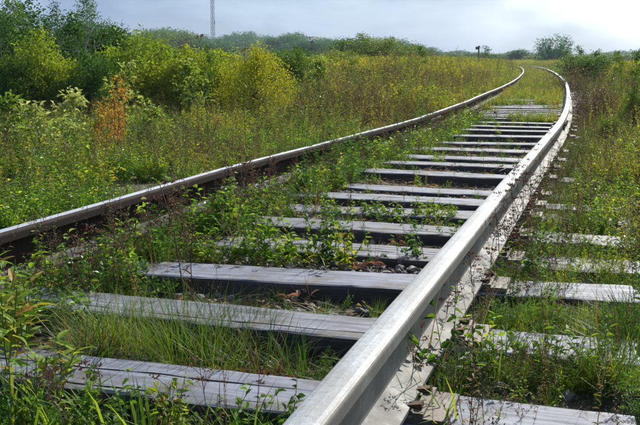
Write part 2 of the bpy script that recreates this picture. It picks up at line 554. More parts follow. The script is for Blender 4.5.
def tube(mb, pts, r0, r1, n=3, mi=0):
    k = len(pts)
    vs = []
    for i, p in enumerate(pts):
        d = (pts[min(i + 1, k - 1)] - pts[max(i - 1, 0)])
        d = d.normalized() if d.length > 1e-9 else Vector((0, 0, 1))
        x, y = perp(d)
        r = r0 + (r1 - r0) * i / max(1, k - 1)
        for j in range(n):
            a = 2 * PI * j / n
            vs.append(p + x * (math.cos(a) * r) + y * (math.sin(a) * r))
    fs = []
    for i in range(k - 1):
        for j in range(n):
            fs.append((i * n + j, i * n + (j + 1) % n, (i + 1) * n + (j + 1) % n, (i + 1) * n + j))
    fs.append(tuple(range((k - 1) * n, k * n)))
    mb.add(vs, fs, mi)


def box(mb, c, h, rot=None, mi=0):
    vs = []
    for sx in (-1, 1):
        for sy in (-1, 1):
            for sz in (-1, 1):
                p = Vector((sx * h[0], sy * h[1], sz * h[2]))
                if rot is not None:
                    p = rot @ p
                vs.append(Vector(c) + p)
    mb.add(vs, [(0, 1, 3, 2), (4, 6, 7, 5), (0, 4, 5, 1), (2, 3, 7, 6), (0, 2, 6, 4), (1, 5, 7, 3)], mi)


def leaf(mb, p, d, L, W, rnd, droop=0.25, mi=0, simple=False):
    d = d.normalized()
    x, y = perp(d)
    a = rnd.uniform(-0.9, 0.9)
    side = x * math.cos(a) + y * math.sin(a)
    nrm = side.cross(d).normalized()
    fold = W * 0.35
    tip = p + d * L + Vector((0, 0, -1)) * L * droop
    if simple:
        m = p + d * L * 0.45
        mb.add([p, m + side * W * 0.5 + nrm * fold, tip, m - side * W * 0.5 + nrm * fold], [(0, 1, 2), (0, 2, 3)], mi)
    else:
        g = Vector((0, 0, -1)) * L * droop
        q1, q2 = p + d * L * 0.30 + g * 0.08, p + d * L * 0.64 + g * 0.38
        w1, w2 = W * 0.44, W * 0.38
        mb.add([p, q1 + side * w1 + nrm * fold * .7, q1, q1 - side * w1 + nrm * fold * .7,
                q2 + side * w2 + nrm * fold * .6, q2, q2 - side * w2 + nrm * fold * .6, tip],
               [(0, 1, 2), (0, 2, 3), (1, 4, 5, 2), (2, 5, 6, 3), (4, 7, 5), (5, 7, 6)], mi)


def rdir(rnd, el0, el1):
    a = rnd.uniform(0, 2 * PI)
    e = rnd.uniform(el0, el1)
    return Vector((math.cos(a) * math.cos(e), math.sin(a) * math.cos(e), math.sin(e)))


def blade(mb, p, az, L, W, lean, bend, n=3, mi=0):
    """grass blade: strip that leans and bends over"""
    pts = []
    e = PI / 2 - lean
    q = Vector(p)
    h = Vector((math.cos(az), math.sin(az), 0))
    side = Vector((-math.sin(az), math.cos(az), 0))
    for i in range(n + 1):
        pts.append(q.copy())
        q = q + (h * math.cos(e) + Vector((0, 0, 1)) * math.sin(e)) * (L / n)
        e -= bend / n
    vs = []
    for i in range(n):
        wv = W * (1 - 0.75 * (i / n) ** 1.5) * 0.5
        vs += [pts[i] - side * wv, pts[i] + side * wv]
    vs.append(pts[n])
    fs = [(2 * i, 2 * i + 1, 2 * i + 3, 2 * i + 2) for i in range(n - 1)]
    fs.append((2 * n - 2, 2 * n - 1, 2 * n))
    mb.add(vs, fs, mi)


def curve_pts(p, d, L, n, rnd, wob=0.12, grav=0.0):
    pts = [Vector(p)]
    d = d.normalized()
    for i in range(n):
        d = (d + Vector((rnd.uniform(-wob, wob), rnd.uniform(-wob, wob), rnd.uniform(-wob, wob) - grav))).normalized()
        pts.append(pts[-1] + d * (L / n))
    return pts


# ------------------------------------------------------------------ plants (return dict part -> MB, and material per part)
def p_grass(rnd, h, n, W=0.005, spread=0.05, lean=0.7, bend=1.0):
    mb = MB()
    for i in range(n):
        a = rnd.uniform(0, 2 * PI)
        r = spread * math.sqrt(rnd.random())
        az = a + rnd.uniform(-0.8, 0.8)
        blade(mb, (r * math.cos(a), r * math.sin(a), -0.01), az, h * rnd.uniform(0.45, 1.1), W * rnd.uniform(0.6, 1.3),
              rnd.uniform(0.02, lean) * (0.3 + r / spread), rnd.uniform(0.1, bend))
    return {'blades': mb}


def p_tall(rnd, h, leaves=34, L=0.05, W=0.016, heads=True, dry=0.0):
    st, fo, hd = MB(), MB(), MB()
    nst = rnd.choice((1, 2, 2, 3))
    for k in range(nst):
        hh = h * rnd.uniform(0.7, 1.0) if k else h
        d = Vector((rnd.uniform(-.22, .22), rnd.uniform(-.22, .22), 1))
        pts = curve_pts((rnd.uniform(-.02, .02), rnd.uniform(-.02, .02), -0.02), d, hh, 6, rnd, 0.07)
        tube(st, pts, 0.0028, 0.0011)
        nl = leaves // nst
        for i in range(nl):
            t = 0.08 + 0.9 * (i + rnd.random()) / nl
            j = min(5, int(t * 6))
            p = pts[j].lerp(pts[j + 1], t * 6 - j)
            sc = (1.15 - 0.75 * t)
            leaf(fo, p, rdir(rnd, -0.1, 0.9), L * sc * rnd.uniform(0.7, 1.2), W * sc * rnd.uniform(0.7, 1.2), rnd, rnd.uniform(0.1, 0.5))
        if heads:
            for b in range(rnd.randint(3, 6)):
                t = rnd.uniform(0.6, 1.0)
                j = min(5, int(t * 6))
                p = pts[j].lerp(pts[j + 1], t * 6 - j)
                bp = curve_pts(p, rdir(rnd, 0.6, 1.3), h * rnd.uniform(0.08, 0.2), 3, rnd, 0.1)
                tube(st, bp, 0.0011, 0.0007)
                for q in range(6):
                    c = bp[rnd.randint(1, 3)] + Vector((rnd.gauss(0, .008), rnd.gauss(0, .008), rnd.gauss(0, .008)))
                    leaf(hd, c, rdir(rnd, -0.5, 1.4), 0.012, 0.008, rnd, 0, simple=True)
    return {'stem': st, 'leaves': fo, 'seed_head': hd}


def p_bushy(rnd, h, stems=8, per=12, L=0.035, W=0.018):
    st, fo = MB(), MB()
    for k in range(stems):
        d = rdir(rnd, 0.55, 1.45)
        pts = curve_pts((rnd.gauss(0, .02), rnd.gauss(0, .02), -0.02), d, h * rnd.uniform(0.6, 1.15), 4, rnd, 0.15, -0.03)
        tube(st, pts, 0.0022, 0.0009)
        for i in range(per):
            t = 0.15 + 0.85 * (i + rnd.random()) / per
            j = min(3, int(t * 4))
            p = pts[j].lerp(pts[j + 1], min(1, t * 4 - j))
            leaf(fo, p, rdir(rnd, -0.3, 0.8), L * rnd.uniform(0.6, 1.2), W * rnd.uniform(0.7, 1.2), rnd, rnd.uniform(0, .4))
    return {'stem': st, 'leaves': fo}


def p_feather(rnd, h, stems=9):
    """yarrow or tansy like plant: stems with finely cut leaves"""
    st, fo = MB(), MB()
    for k in range(stems):
        d = rdir(rnd, 0.6, 1.45)
        pts = curve_pts((rnd.gauss(0, .025), rnd.gauss(0, .025), -0.02), d, h * rnd.uniform(0.6, 1.1), 5, rnd, 0.1, -0.02)
        tube(st, pts, 0.002, 0.0008)
        for i in range(7):
            t = 0.2 + 0.8 * (i + rnd.random()) / 7
            j = min(4, int(t * 5))
            p = pts[j].lerp(pts[j + 1], min(1, t * 5 - j))
            ld = rdir(rnd, -0.1, 0.8)
            ll = h * rnd.uniform(0.16, 0.28)
            x, y = perp(ld)
            for q in range(6):
                b = p + ld * (ll * (q + 0.6) / 6)
                for sg in (-1, 1):
                    leaf(fo, b, ld * 0.5 + x * sg + y * rnd.uniform(-.3, .3), ll * 0.26 * (1.1 - q / 8), 0.0055, rnd, 0.1, simple=True)
    return {'stem': st, 'leaves': fo}


def p_umbel(rnd, h, nh=5, hr=0.02):
    """dry stalk with flat dark clustered heads"""
    st, hd, fo = MB(), MB(), MB()
    for k in range(rnd.choice((1, 2, 3))):
        d = Vector((rnd.uniform(-.3, .3), rnd.uniform(-.3, .3), 1))
        hh = h * rnd.uniform(0.65, 1.0)
        pts = curve_pts((rnd.gauss(0, .012), rnd.gauss(0, .012), -0.02), d, hh, 6, rnd, 0.09)
        tube(st, pts, 0.0023, 0.0013)
        for b in range(nh):
            t = rnd.uniform(0.62, 0.98)
            j = min(5, int(t * 6))
            p = pts[j].lerp(pts[j + 1], t * 6 - j)
            bp = curve_pts(p, rdir(rnd, 0.5, 1.3), h * rnd.uniform(0.1, 0.2), 3, rnd, 0.08)
            tube(st, bp, 0.0012, 0.0008)
            for q in range(14):
                a = rnd.uniform(0, 2 * PI)
                r = hr * math.sqrt(rnd.random())
                c = bp[-1] + Vector((r * math.cos(a), r * math.sin(a), rnd.uniform(-.003, .005) + r * 0.15))
                leaf(hd, c - Vector((0, 0, .004)), rdir(rnd, 0.2, 1.5), 0.010, 0.008, rnd, 0, simple=True)
        for i in range(7):
            t = rnd.uniform(0.1, 0.75)
            j = min(5, int(t * 6))
            p = pts[j].lerp(pts[j + 1], t * 6 - j)
            leaf(fo, p, rdir(rnd, -0.9, 0.4), rnd.uniform(.02, .045), rnd.uniform(.004, .009), rnd, 0.6)
    return {'stem': st, 'seed_head': hd, 'leaves': fo}


def p_rosette(rnd, r, n=26, L=0.05, W=0.02):
    fo = MB()
    for i in range(n):
        a = rnd.uniform(0, 2 * PI)
        q = r * math.sqrt(rnd.random()) * 0.7
        leaf(fo, Vector((q * math.cos(a), q * math.sin(a), rnd.uniform(0, .03))), rdir(rnd, 0.0, 1.0), L * rnd.uniform(0.6, 1.2), W * rnd.uniform(.7, 1.2), rnd, 0.3)
    return {'leaves': fo}


def p_litter(rnd):
    fo, bl = MB(), MB()
    for i in range(9):
        leaf(fo, Vector((rnd.gauss(0, .05), rnd.gauss(0, .05), rnd.uniform(.002, .012))), rdir(rnd, -.15, .4), rnd.uniform(.015, .04), rnd.uniform(.008, .02), rnd, .1)
    for i in range(7):
        p = Vector((rnd.gauss(0, .05), rnd.gauss(0, .05), rnd.uniform(.002, .012)))
        blade(bl, p, rnd.uniform(0, 6.28), rnd.uniform(.06, .16), .003, 1.45, .2)
    return {'leaves': fo, 'blades': bl}


def joined(parts, mats, name):
    mb = MB()
    ml = []
    for i, (k, b) in enumerate(parts.items()):
        mb.add(b.v, b.f, i)
        ml.append(mats[k])
    return mb.mesh(name, ml)


# ------------------------------------------------------------------ scatter of uncountable cover (geometry nodes)
def scatter(name, pts, rots, scales, picks, meshes, label):
    src = bpy.data.collections.new(name + '_sources')
    for i, me in enumerate(meshes):
        o = bpy.data.objects.new('%s_source_%02d' % (name, i), me)
        src.objects.link(o)
    me = bpy.data.meshes.new(name)
    n = len(pts)
    me.vertices.add(n)
    me.vertices.foreach_set('co', np.asarray(pts, np.float32).ravel())
    a = me.attributes.new('rot', 'FLOAT_VECTOR', 'POINT')
    a.data.foreach_set('vector', np.asarray(rots, np.float32).ravel())
    a = me.attributes.new('size', 'FLOAT', 'POINT')
    a.data.foreach_set('value', np.asarray(scales, np.float32))
    a = me.attributes.new('pick', 'INT', 'POINT')
    a.data.foreach_set('value', np.asarray(picks, np.int32))
    ob = link(name, me)
    ng = bpy.data.node_groups.new(name + '_scatter', 'GeometryNodeTree')
    ng.interface.new_socket('Geometry', in_out='INPUT', socket_type='NodeSocketGeometry')
    ng.interface.new_socket('Geometry', in_out='OUTPUT', socket_type='NodeSocketGeometry')
    N = ng.nodes
    gi, go = N.new('NodeGroupInput'), N.new('NodeGroupOutput')
    iop = N.new('GeometryNodeInstanceOnPoints')
    ci = N.new('GeometryNodeCollectionInfo')
    ci.inputs['Collection'].default_value = src
    ci.inputs['Separate Children'].default_value = True
    ci.inputs['Reset Children'].default_value = True
    iop.inputs['Pick Instance'].default_value = True

    def attr(nm, ty):
        q = N.new('GeometryNodeInputNamedAttribute')
        q.data_type = ty
        q.inputs['Name'].default_value = nm
        return q.outputs['Attribute']
    L = ng.links
    L.new(gi.outputs[0], iop.inputs['Points'])
    L.new(ci.outputs[0], iop.inputs['Instance'])
    L.new(attr('pick', 'INT'), iop.inputs['Instance Index'])
    L.new(attr('rot', 'FLOAT_VECTOR'), iop.inputs['Rotation'])
    L.new(attr('size', 'FLOAT'), iop.inputs['Scale'])
    L.new(iop.outputs[0], go.inputs[0])
    md = ob.modifiers.new('scatter', 'NODES')
    md.node_group = ng
    tag(ob, label[0], label[1], kind='stuff')
    return ob


# ------------------------------------------------------------------ the ground
def axis(lo, hi, fine, end_lo, end_hi, g):
    a = list(np.arange(lo, hi, fine))
    st = fine
    v = lo
    pre = []
    while v > end_lo:
        st *= g
        v -= st
        pre.append(v)
    st = fine
    v = a[-1]
    post = []
    while v < end_hi:
        st *= g
        v += st
        post.append(v)
    return np.array(pre[::-1] + a + post)


gx = axis(-2.6, 3.2, 0.035, -600, 600, 1.07)
gy = axis(1.2, 8.0, 0.04, -60, 620, 1.05)
XX, YY = np.meshgrid(gx, gy, indexing='xy')
ZZ = ground_z(XX, YY)
nx, ny = len(gx), len(gy)
me = bpy.data.meshes.new('ground')
idx = np.arange(nx * ny).reshape(ny, nx)
quads = np.stack([idx[:-1, :-1], idx[:-1, 1:], idx[1:, 1:], idx[1:, :-1]], -1).reshape(-1, 4)
me.from_pydata(np.stack([XX.ravel(), YY.ravel(), ZZ], -1).tolist(), [], quads.tolist())
me.materials.append(M['ground'])
me.polygons.foreach_set('use_smooth', [True] * len(quads))
ground = tag(link('ground', me), 'dark soil and gravel ground of the overgrown railway embankment', None, None, 'structure')

# ------------------------------------------------------------------ sleepers
# far top edges read off the photograph: two pixels per sleeper, then regular spacing
SL = []
for a, b in (((0, 344), (640, 415)), ((33, 287), (620, 337)), ((200, 262), (640, 285)), ((180, 231), (622, 256)),
             ((252, 214), (590, 233)), ((255, 198), (460, 206)), ((320, 190), (460, 197)), ((320, 178), (460, 185))):
    x0, y0 = pix(*a, z=0.0)
    x1, y1 = pix(*b, z=0.0)
    ang = math.atan2(y1 - y0, x1 - x0)
    # point where that edge crosses the centre line
    (s0, s1), (u0, u1) = su([x0, x1], [y0, y1])
    t = (0 - u0) / (u1 - u0)
    s = s0 + (s1 - s0) * t
    SL.append([s - 0.118, 0.88 * (ang + head(s))])       # the old sleepers lie slightly askew
ys = [171, 161.5, 155, 146.5, 139, 133, 127.5, 123, 119.2, 116]
for y in ys:
    x0, y0 = pix(420, y, z=0.0)
    s_, u_ = su([x0], [y0])
    SL.append([float(s_[0]) - 0.118, random.gauss(0, 0.008)])
s = SL[-1][0]
while s < 23:
    s += 0.50 + random.gauss(0, 0.012)
    SL.append([s, random.gauss(0, 0.01)])
SLB = [[SL[0][0] - 0.55, 0.01]]

ORD = ['first', 'second', 'third', 'fourth', 'fifth', 'sixth', 'seventh', 'eighth', 'ninth', 'tenth', 'eleventh', 'twelfth',
       'thirteenth', 'fourteenth', 'fifteenth', 'sixteenth', 'seventeenth', 'eighteenth', 'nineteenth', 'twentieth']
ORD += ['twenty-' + q for q in ORD[:9]] + ['thirtieth'] + ['thirty-' + q for q in ORD[:9]] + ['fortieth'] + ['forty-' + q for q in ORD[:9]]


def sleeper_mesh(rnd, detail):
    """a squared, weathered timber: bevelled edges, long splits cut into the top, ragged ends"""
    L0, L1 = -1.40 + rnd.uniform(-.03, .03), 1.40 + rnd.uniform(-.06, .06)
    W2 = 0.118 * rnd.uniform(0.93, 1.05)
    H = 0.15
    nx_ = 56 if detail else 12
    # cross profile over the top from front to back
    ncr = rnd.choice((0, 1, 1, 2)) if detail else 0
    cracks = sorted(rnd.uniform(-0.75, 0.75) for _ in range(ncr))
    ys_ = [-1, -0.97, -0.9, -0.6, -0.3, 0.0, 0.3, 0.6, 0.9, 0.97, 1] if detail else [-1, -0.95, 0, 0.95, 1]
    for c in cracks:
        ys_ += [c - 0.035, c, c + 0.035]
    ys_ = sorted(set(ys_))
    prof = [(-1, -H)] + [(y, 0) for y in ys_] + [(1, -H)]
    ph = [rnd.uniform(0, 6) for _ in range(6)]
    span = [(rnd.uniform(-1.4, 0.2), rnd.uniform(0.2, 1.4)) for _ in cracks]
    mb = MB()
    vs = []
    k = len(prof)
    for i in range(nx_ + 1):
        x = L0 + (L1 - L0) * i / nx_
        for (y, z) in prof:
            yy, zz, xx = y * W2, z, x
            if z == 0:
                if abs(y) >= 0.999:
                    zz = -0.016
                elif abs(y) > 0.94:
                    zz = -0.004
                zz += 0.002 * math.sin(2.1 * x + ph[0]) + 0.0008 * math.sin(9 * x + 6 * y + ph[1]) + rnd.uniform(-.0012, .0012) * detail
                zz -= 0.002 * max(0, math.sin(3.3 * x + ph[4])) * (y * y)
                for c, sp in zip(cracks, span):
                    if abs(y - c) < 1e-6 and sp[0] < x < sp[1]:
                        zz -= 0.006 + 0.02 * abs(math.sin(2.7 * x + ph[1]))
            yy += W2 * 0.012 * math.sin(2.3 * x + ph[2]) + (0.022 * W2 * math.sin(17 * x + ph[3]) * (abs(y) > 0.93 and detail))
            for c in cracks:
                if abs(y - c) < 0.05:
                    yy += W2 * (0.07 * math.sin(4.5 * x + ph[5] + c) + 0.03 * math.sin(19 * x + ph[3]))
            if i in (0, nx_):
                xx += rnd.uniform(-.012, .012)
            vs.append((xx, yy, zz))
    fs = []
    for i in range(nx_):
        for j in range(k - 1):
            fs.append((i * k + j, (i + 1) * k + j, (i + 1) * k + j + 1, i * k + j + 1))
    fs.append(tuple(range(k)))
    fs.append(tuple(reversed(range(nx_ * k, nx_ * k + k))))
    mb.add(vs, fs)
    return mb.mesh('sleeper', [M['sleeper']])


rs = random.Random(3)
plate_mb = MB()
for (hx, hy, cz, hz_) in ((0.165, 0.085, 0.008, 0.008),):
    box(plate_mb, (0, 0, cz), (hx, hy, hz_))
box(plate_mb, (-0.098, 0, 0.021), (0.012, 0.083, 0.0055))
box(plate_mb, (0.098, 0, 0.021), (0.012, 0.083, 0.0055))
plate_me = plate_mb.mesh('tie_plate', [M['plate']])
spike_mb = MB()
tube(spike_mb, [Vector((0, 0, -0.03)), Vector((0, 0, 0.016))], 0.010, 0.010, 4)
box(spike_mb, (0.005, 0, 0.020), (0.017, 0.011, 0.005), Matrix.Rotation(0.2, 3, 'Y'))
spike_me = spike_mb.mesh('spike', [M['spike']])
far_sl_me = [sleeper_mesh(rs, 0) for _ in range(3)]

look = {0: 'grey blue timber with long splits', 1: 'pale grey under a fine grass clump', 2: 'pale silvery flat timber by the loose stones',
        3: 'grey timber partly covered by leafy weeds', 4: 'smooth light grey timber', 5: 'dark low timber',
        6: 'narrow pale timber', 7: 'dark bluish timber'}
for i, (s, sk) in enumerate(SL + SLB):
    beh = i >= len(SL)
    det = 1 if (i < 14 or beh) else 0
    me = sleeper_mesh(rs, 1) if det else far_sl_me[i % 3]
    dz = rs.uniform(-0.012, 0.006) if not beh else 0
    if i in (5, 7):
        dz = -0.025
    p = at(s, 0, dz)
    o = link('sleeper', me, None, p, (rs.gauss(0, .01), rs.gauss(0, .004), -head(s) + sk))
    o.rotation_euler.z = -head(s) + sk
    if beh:
        lab = 'weathered timber sleeper just below the bottom edge of the photograph'
    else:
        lab = '%s sleeper from the bottom of the photo, %s' % (ORD[i], look.get(i, 'weathered grey timber' if i < 16 else 'half hidden by weeds'))
    tag(o, lab, 'railway sleeper', 'timber sleepers under the rails')
    if i < 26 or beh:
        for ug in (-GA, GA):
            pl = link('tie_plate', plate_me, o, (ug, 0, 0.001), (0, 0, -sk))
            if i < 16:
                for (ax, ay, rz) in ((-0.13, 0.05, 0), (0.13, -0.05, PI), (-0.13, -0.05, 0), (0.13, 0.05, PI)):
                    link('spike', spike_me, pl, (ax * 0.70, ay, 0.012), (0, 0, rz))

# ------------------------------------------------------------------ rails
# cross-section (u to the right, z up from the underside of the foot)
FOOT = [(-0.0085, 0.034), (-0.022, 0.026), (-0.075, 0.012), (-0.075, 0.002), (0.075, 0.002), (0.075, 0.012), (0.022, 0.026), (0.0085, 0.034)]
WEBR = [(0.0085, 0.034), (0.0085, 0.09), (0.0095, 0.125), (0.014, 0.133)]
WEBL = [(-0.014, 0.133), (-0.0095, 0.125), (-0.0085, 0.09), (-0.0085, 0.034)]
_hr = [(0.014, 0.133), (0.0355, 0.1425), (0.0375, 0.1455), (0.0372, 0.1690), (0.0362, 0.1735), (0.0338, 0.1770), (0.0300, 0.1792), (0.0200, 0.1806), (0.0, 0.1813)]
HEAD = _hr + [(-u_, z_) for (u_, z_) in _hr[-2::-1]]
RUN = [(u_, z_ + 0.0006) for (u_, z_) in HEAD if z_ > 0.178]
RUN_FAR = [(u_, z_ + 0.0006) for (u_, z_) in HEAD if z_ > 0.180]
ZR = 0.018


def stations(s0, s1):
    out = [s0]
    while out[-1] < s1:
        st = 0.2 if out[-1] < 12 else (0.5 if out[-1] < 40 else 1.5)
        out.append(min(s1, out[-1] + st))
    return out


def loft(prof, s0, s1, ug, m, smooth=True, cap=False):
    mb = MB()
    ss = stations(s0, s1)
    k = len(prof)
    vs = []
    for s in ss:
        wz = 0.003 * math.sin(s * 0.9 + ug) + 0.0015 * math.sin(s * 2.3)
        wu = 0.002 * math.sin(s * 0.7 + 3 * ug)
        for (u, z) in prof:
            vs.append(at(s, ug + wu + u, ZR + z + wz))
    fs = []
    for i in range(len(ss) - 1):
        for j in range(k - 1):
            fs.append((i * k + j, i * k + j + 1, (i + 1) * k + j + 1, (i + 1) * k + j))
    if cap:
        fs.append(tuple(reversed(range(k))))
        fs.append(tuple(range((len(ss) - 1) * k, len(ss) * k)))
    mb.add(vs, fs)
    return mb.mesh('rail_part', [m], smooth)


JS = float(su(*pix(441, 113, 0.2))[0][0])        # the joint
for (ug, side) in ((GA, 'near'), (-GA, 'far')):
    ms, mf = (M['rail_side'], M['rail_foot']) if side == 'near' else (M['rail_rust'], M['rail_foot_rust'])  # one steel, two tones: paler near rail, far rail with shade painted in
    for (a, b, which) in ((-3.5, JS - 0.006, 'front'), (JS + 0.006, 300.0, 'back')):
        root = link('rail', None, None, (0, 0, 0))
        if which == 'front':
            lab = 'thick pale steel rail running up from the bottom edge of the photo' if side == 'near' else \
                'dark sided steel rail coming in from the left edge of the photo'
        else:
            lab = 'right hand rail beyond the joint, curving off to the left' if side == 'near' else \
                'left hand rail beyond the joint, curving away through the weeds'
        tag(root, lab, 'rail', 'rails of the track')
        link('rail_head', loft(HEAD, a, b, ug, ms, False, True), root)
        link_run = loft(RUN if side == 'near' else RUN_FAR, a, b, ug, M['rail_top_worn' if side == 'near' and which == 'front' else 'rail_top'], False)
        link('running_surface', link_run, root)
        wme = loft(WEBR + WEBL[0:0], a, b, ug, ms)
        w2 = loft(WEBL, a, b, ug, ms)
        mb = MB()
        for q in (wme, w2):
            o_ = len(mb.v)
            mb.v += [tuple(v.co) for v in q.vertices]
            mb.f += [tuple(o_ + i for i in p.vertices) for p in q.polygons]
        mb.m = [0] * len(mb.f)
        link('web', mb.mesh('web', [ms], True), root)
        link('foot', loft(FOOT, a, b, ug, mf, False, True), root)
        if which == 'front':
            for sd in (-1, 1):
                fp = MB()
                prof = [(0.012 * sd, 0.037), (0.034 * sd, 0.045), (0.03 * sd, 0.085), (0.034 * sd, 0.125), (0.012 * sd, 0.13)]
                vs = []
                for s in (JS - 0.4, JS + 0.4):
                    for (u, z) in prof:
                        vs.append(at(s, ug + u, ZR + z))
                k = len(prof)
                fs = [(j, j + 1, k + j + 1, k + j) for j in range(k - 1)] + [tuple(range(k)), tuple(range(k, 2 * k))]
                fp.add(vs, fs)
                fo = link('fishplate', fp.mesh('fishplate', [M['plate']]), root)
                for q in range(6):
                    s = JS - 0.33 + 0.132 * q
                    bm_ = MB()
                    p0 = at(s, ug + 0.028 * sd, ZR + 0.085)
                    p1 = at(s, ug + 0.052 * sd, ZR + 0.085)
                    tube(bm_, [p0, p1], 0.013, 0.013, 6)
                    link('bolt', bm_.mesh('bolt', [M['spike']]), fo)
    # pale worn blocks of the joint sleeper beside the rail
# ------------------------------------------------------------------ stones
def stone_mesh(rnd, i):
    mb = MB()
    n = 7
    vs = [Vector((0, 0, 0.55)), Vector((0, 0, -0.5))]
    for k in range(n):
        a = 2 * PI * k / n
        r = rnd.uniform(0.6, 1.15)
        vs.append(Vector((r * math.cos(a), r * math.sin(a) * 0.8, rnd.uniform(-.3, .05))))
    for k in range(n):
        a = 2 * PI * (k + .5) / n
        r = rnd.uniform(0.35, 0.9)
        vs.append(Vector((r * math.cos(a), r * math.sin(a) * 0.8, rnd.uniform(.25, .5))))
    fs = []
    for k in range(n):
        k2 = (k + 1) % n
        fs += [(1, 2 + k2, 2 + k), (2 + k, 2 + k2, 9 + k), (9 + k, 2 + k2, 9 + k2), (9 + k, 9 + k2, 0)]
    mb.add(vs, fs)
    return mb.mesh('stone', [M['stone']])


stones = [stone_mesh(rs, i) for i in range(6)]
SS = np.array([a for a, b in SL])


def over_sleeper(s, pad=0.0):
    return np.min(np.abs(SS - s)) < 0.125 + pad


# stones one can pick apart, lying in the gaps nearest the camera
cnt = 0
tries = 0
while cnt < 290 and tries < 6000:
    tries += 1
    s = rs.uniform(SL[0][0] - 0.2, SL[3][0])
    if cnt < 190:
        s = rs.uniform(SL[1][0], SL[3][0])
    u = rs.uniform(-0.3, 0.68) if cnt < 170 else rs.uniform(-1.1, 1.3)
    if over_sleeper(s, 0.01):
        continue
    p = at(s, u)
    sz = rs.uniform(0.012, 0.03)
    link('stone', stones[cnt % 6], ground, (p.x, p.y, gz(p.x, p.y) + sz * 0.3), (rs.uniform(-.4, .4), rs.uniform(-.4, .4), rs.uniform(0, 6)), sz)
    cnt += 1

pts, rots, scs, pk = [], [], [], []
N = 30000
s = NP.uniform(0.2, 1, N) ** 1.6 * 26 - 0.5
u = NP.uniform(-1.5, 1.7, N)
for a, b in zip(s, u):
    if over_sleeper(a, -0.01):
        continue
    p = at(a, b)
    pts.append((p.x, p.y, 0))
pts = np.array(pts)
pts[:, 2] = ground_z(pts[:, 0], pts[:, 1]) + 0.003
n = len(pts)
scatter('gravel', pts, NP.uniform(-3, 3, (n, 3)), NP.uniform(0.004, 0.02, n) * (NP.random(n) ** .7 * .7 + .45), NP.integers(0, 6, n), stones,
        ('grey and brown crushed stone ballast lying between the sleepers', 'gravel'))

# ------------------------------------------------------------------ plant library
def lib(fn, mats, count, seed, name, **kw):
    out = []
    for i in range(count):
        rnd = random.Random(seed * 100 + i)
        parts = fn(rnd, **kw)
        out.append((parts, {k: mats[k] for k in parts}))
    return out


def mats_of(stem, leafm, headm=None, bl=None):
    return {'stem': M[stem], 'leaves': M[leafm], 'seed_head': M[headm or 'dry_leaf'], 'blades': M[bl or 'grass']}


LIB = {
    'tall': lib(p_tall, mats_of('stem_green', 'weed_leaf', 'dry_leaf'), 5, 1, 'tall', h=0.62, leaves=46, L=0.055, W=0.018),
    'tallf': lib(p_tall, mats_of('stem_green', 'field_leaf', 'straw'), 6, 2, 'tallf', h=0.8, leaves=56, L=0.085, W=0.032),
    'tallb': lib(p_tall, mats_of('stem_dark', 'field_leaf', 'dry_leaf'), 2, 22, 'tallb', h=0.8, leaves=26, L=0.06, W=0.018),
    'fieldb': lib(p_bushy, mats_of('stem_green', 'field_leaf'), 4, 23, 'fieldb', h=0.55, stems=9, per=15, L=0.08, W=0.036),
    'fieldw': lib(p_tall, mats_of('stem_green', 'lush_leaf', 'straw'), 3, 25, 'fieldw', h=0.6, leaves=34, L=0.095, W=0.036, heads=False),
    'brownst': lib(p_tall, mats_of('stem_dark', 'brown_leaf', 'dry_leaf'), 4, 26, 'brownst', h=0.7, leaves=50, L=0.05, W=0.014),
    'fieldg': lib(p_bushy, mats_of('stem_green', 'lush_leaf'), 3, 24, 'fieldg', h=0.5, stems=8, per=13, L=0.08, W=0.036),
    'bushy': lib(p_bushy, mats_of('stem_green', 'weed_leaf'), 5, 3, 'bushy', h=0.26, stems=9, per=13),
    'bright': lib(p_bushy, mats_of('stem_green', 'bright_leaf'), 3, 4, 'bright', h=0.14, stems=9, per=12, L=0.036, W=0.014),
    'feather': lib(p_feather, mats_of('stem_green', 'feather_leaf'), 3, 5, 'feather', h=0.34, stems=10),
    'umbel': lib(p_umbel, mats_of('stem_dark', 'dry_leaf', 'dry_leaf'), 5, 6, 'umbel', h=0.42),
    'red': lib(p_rosette, mats_of('stem_dark', 'red_leaf'), 2, 7, 'red', r=0.09),
    'tuft': lib(p_grass, mats_of('stem_green', 'weed_leaf', None, 'grass'), 4, 8, 'tuft', h=0.24, n=110, W=0.0036, spread=0.07, lean=1.0, bend=1.6),
    'fine': lib(p_grass, mats_of('stem_green', 'weed_leaf', None, 'grass'), 2, 9, 'fine', h=0.27, n=620, W=0.0022, spread=0.15, lean=1.1, bend=1.5),
    'broad': lib(p_grass, mats_of('stem_green', 'weed_leaf', None, 'bright_leaf'), 4, 10, 'broad', h=0.25, n=16, W=0.010, spread=0.04, lean=0.9, bend=1.6),
    'litter': lib(p_litter, mats_of('stem_dark', 'brown_leaf', None, 'straw'), 3, 27, 'litter'),
    'moss': lib(p_grass, mats_of('stem_green', 'weed_leaf', None, 'moss_grass'), 2, 11, 'moss', h=0.10, n=500, W=0.003, spread=0.13, lean=0.9, bend=0.8),
    'straw': lib(p_grass, mats_of('stem_straw', 'weed_leaf', None, 'straw'), 3, 12, 'straw', h=0.42, n=9, W=0.0032, spread=0.05, lean=0.6, bend=1.2),
}
JOIN = {k: [joined(p, m, k) for p, m in v] for k, v in LIB.items()}
PARTS = {k: [{pn: b.mesh(pn, [m[pn]]) for pn, b in p.items() if b.f} for p, m in v] for k, v in LIB.items()}

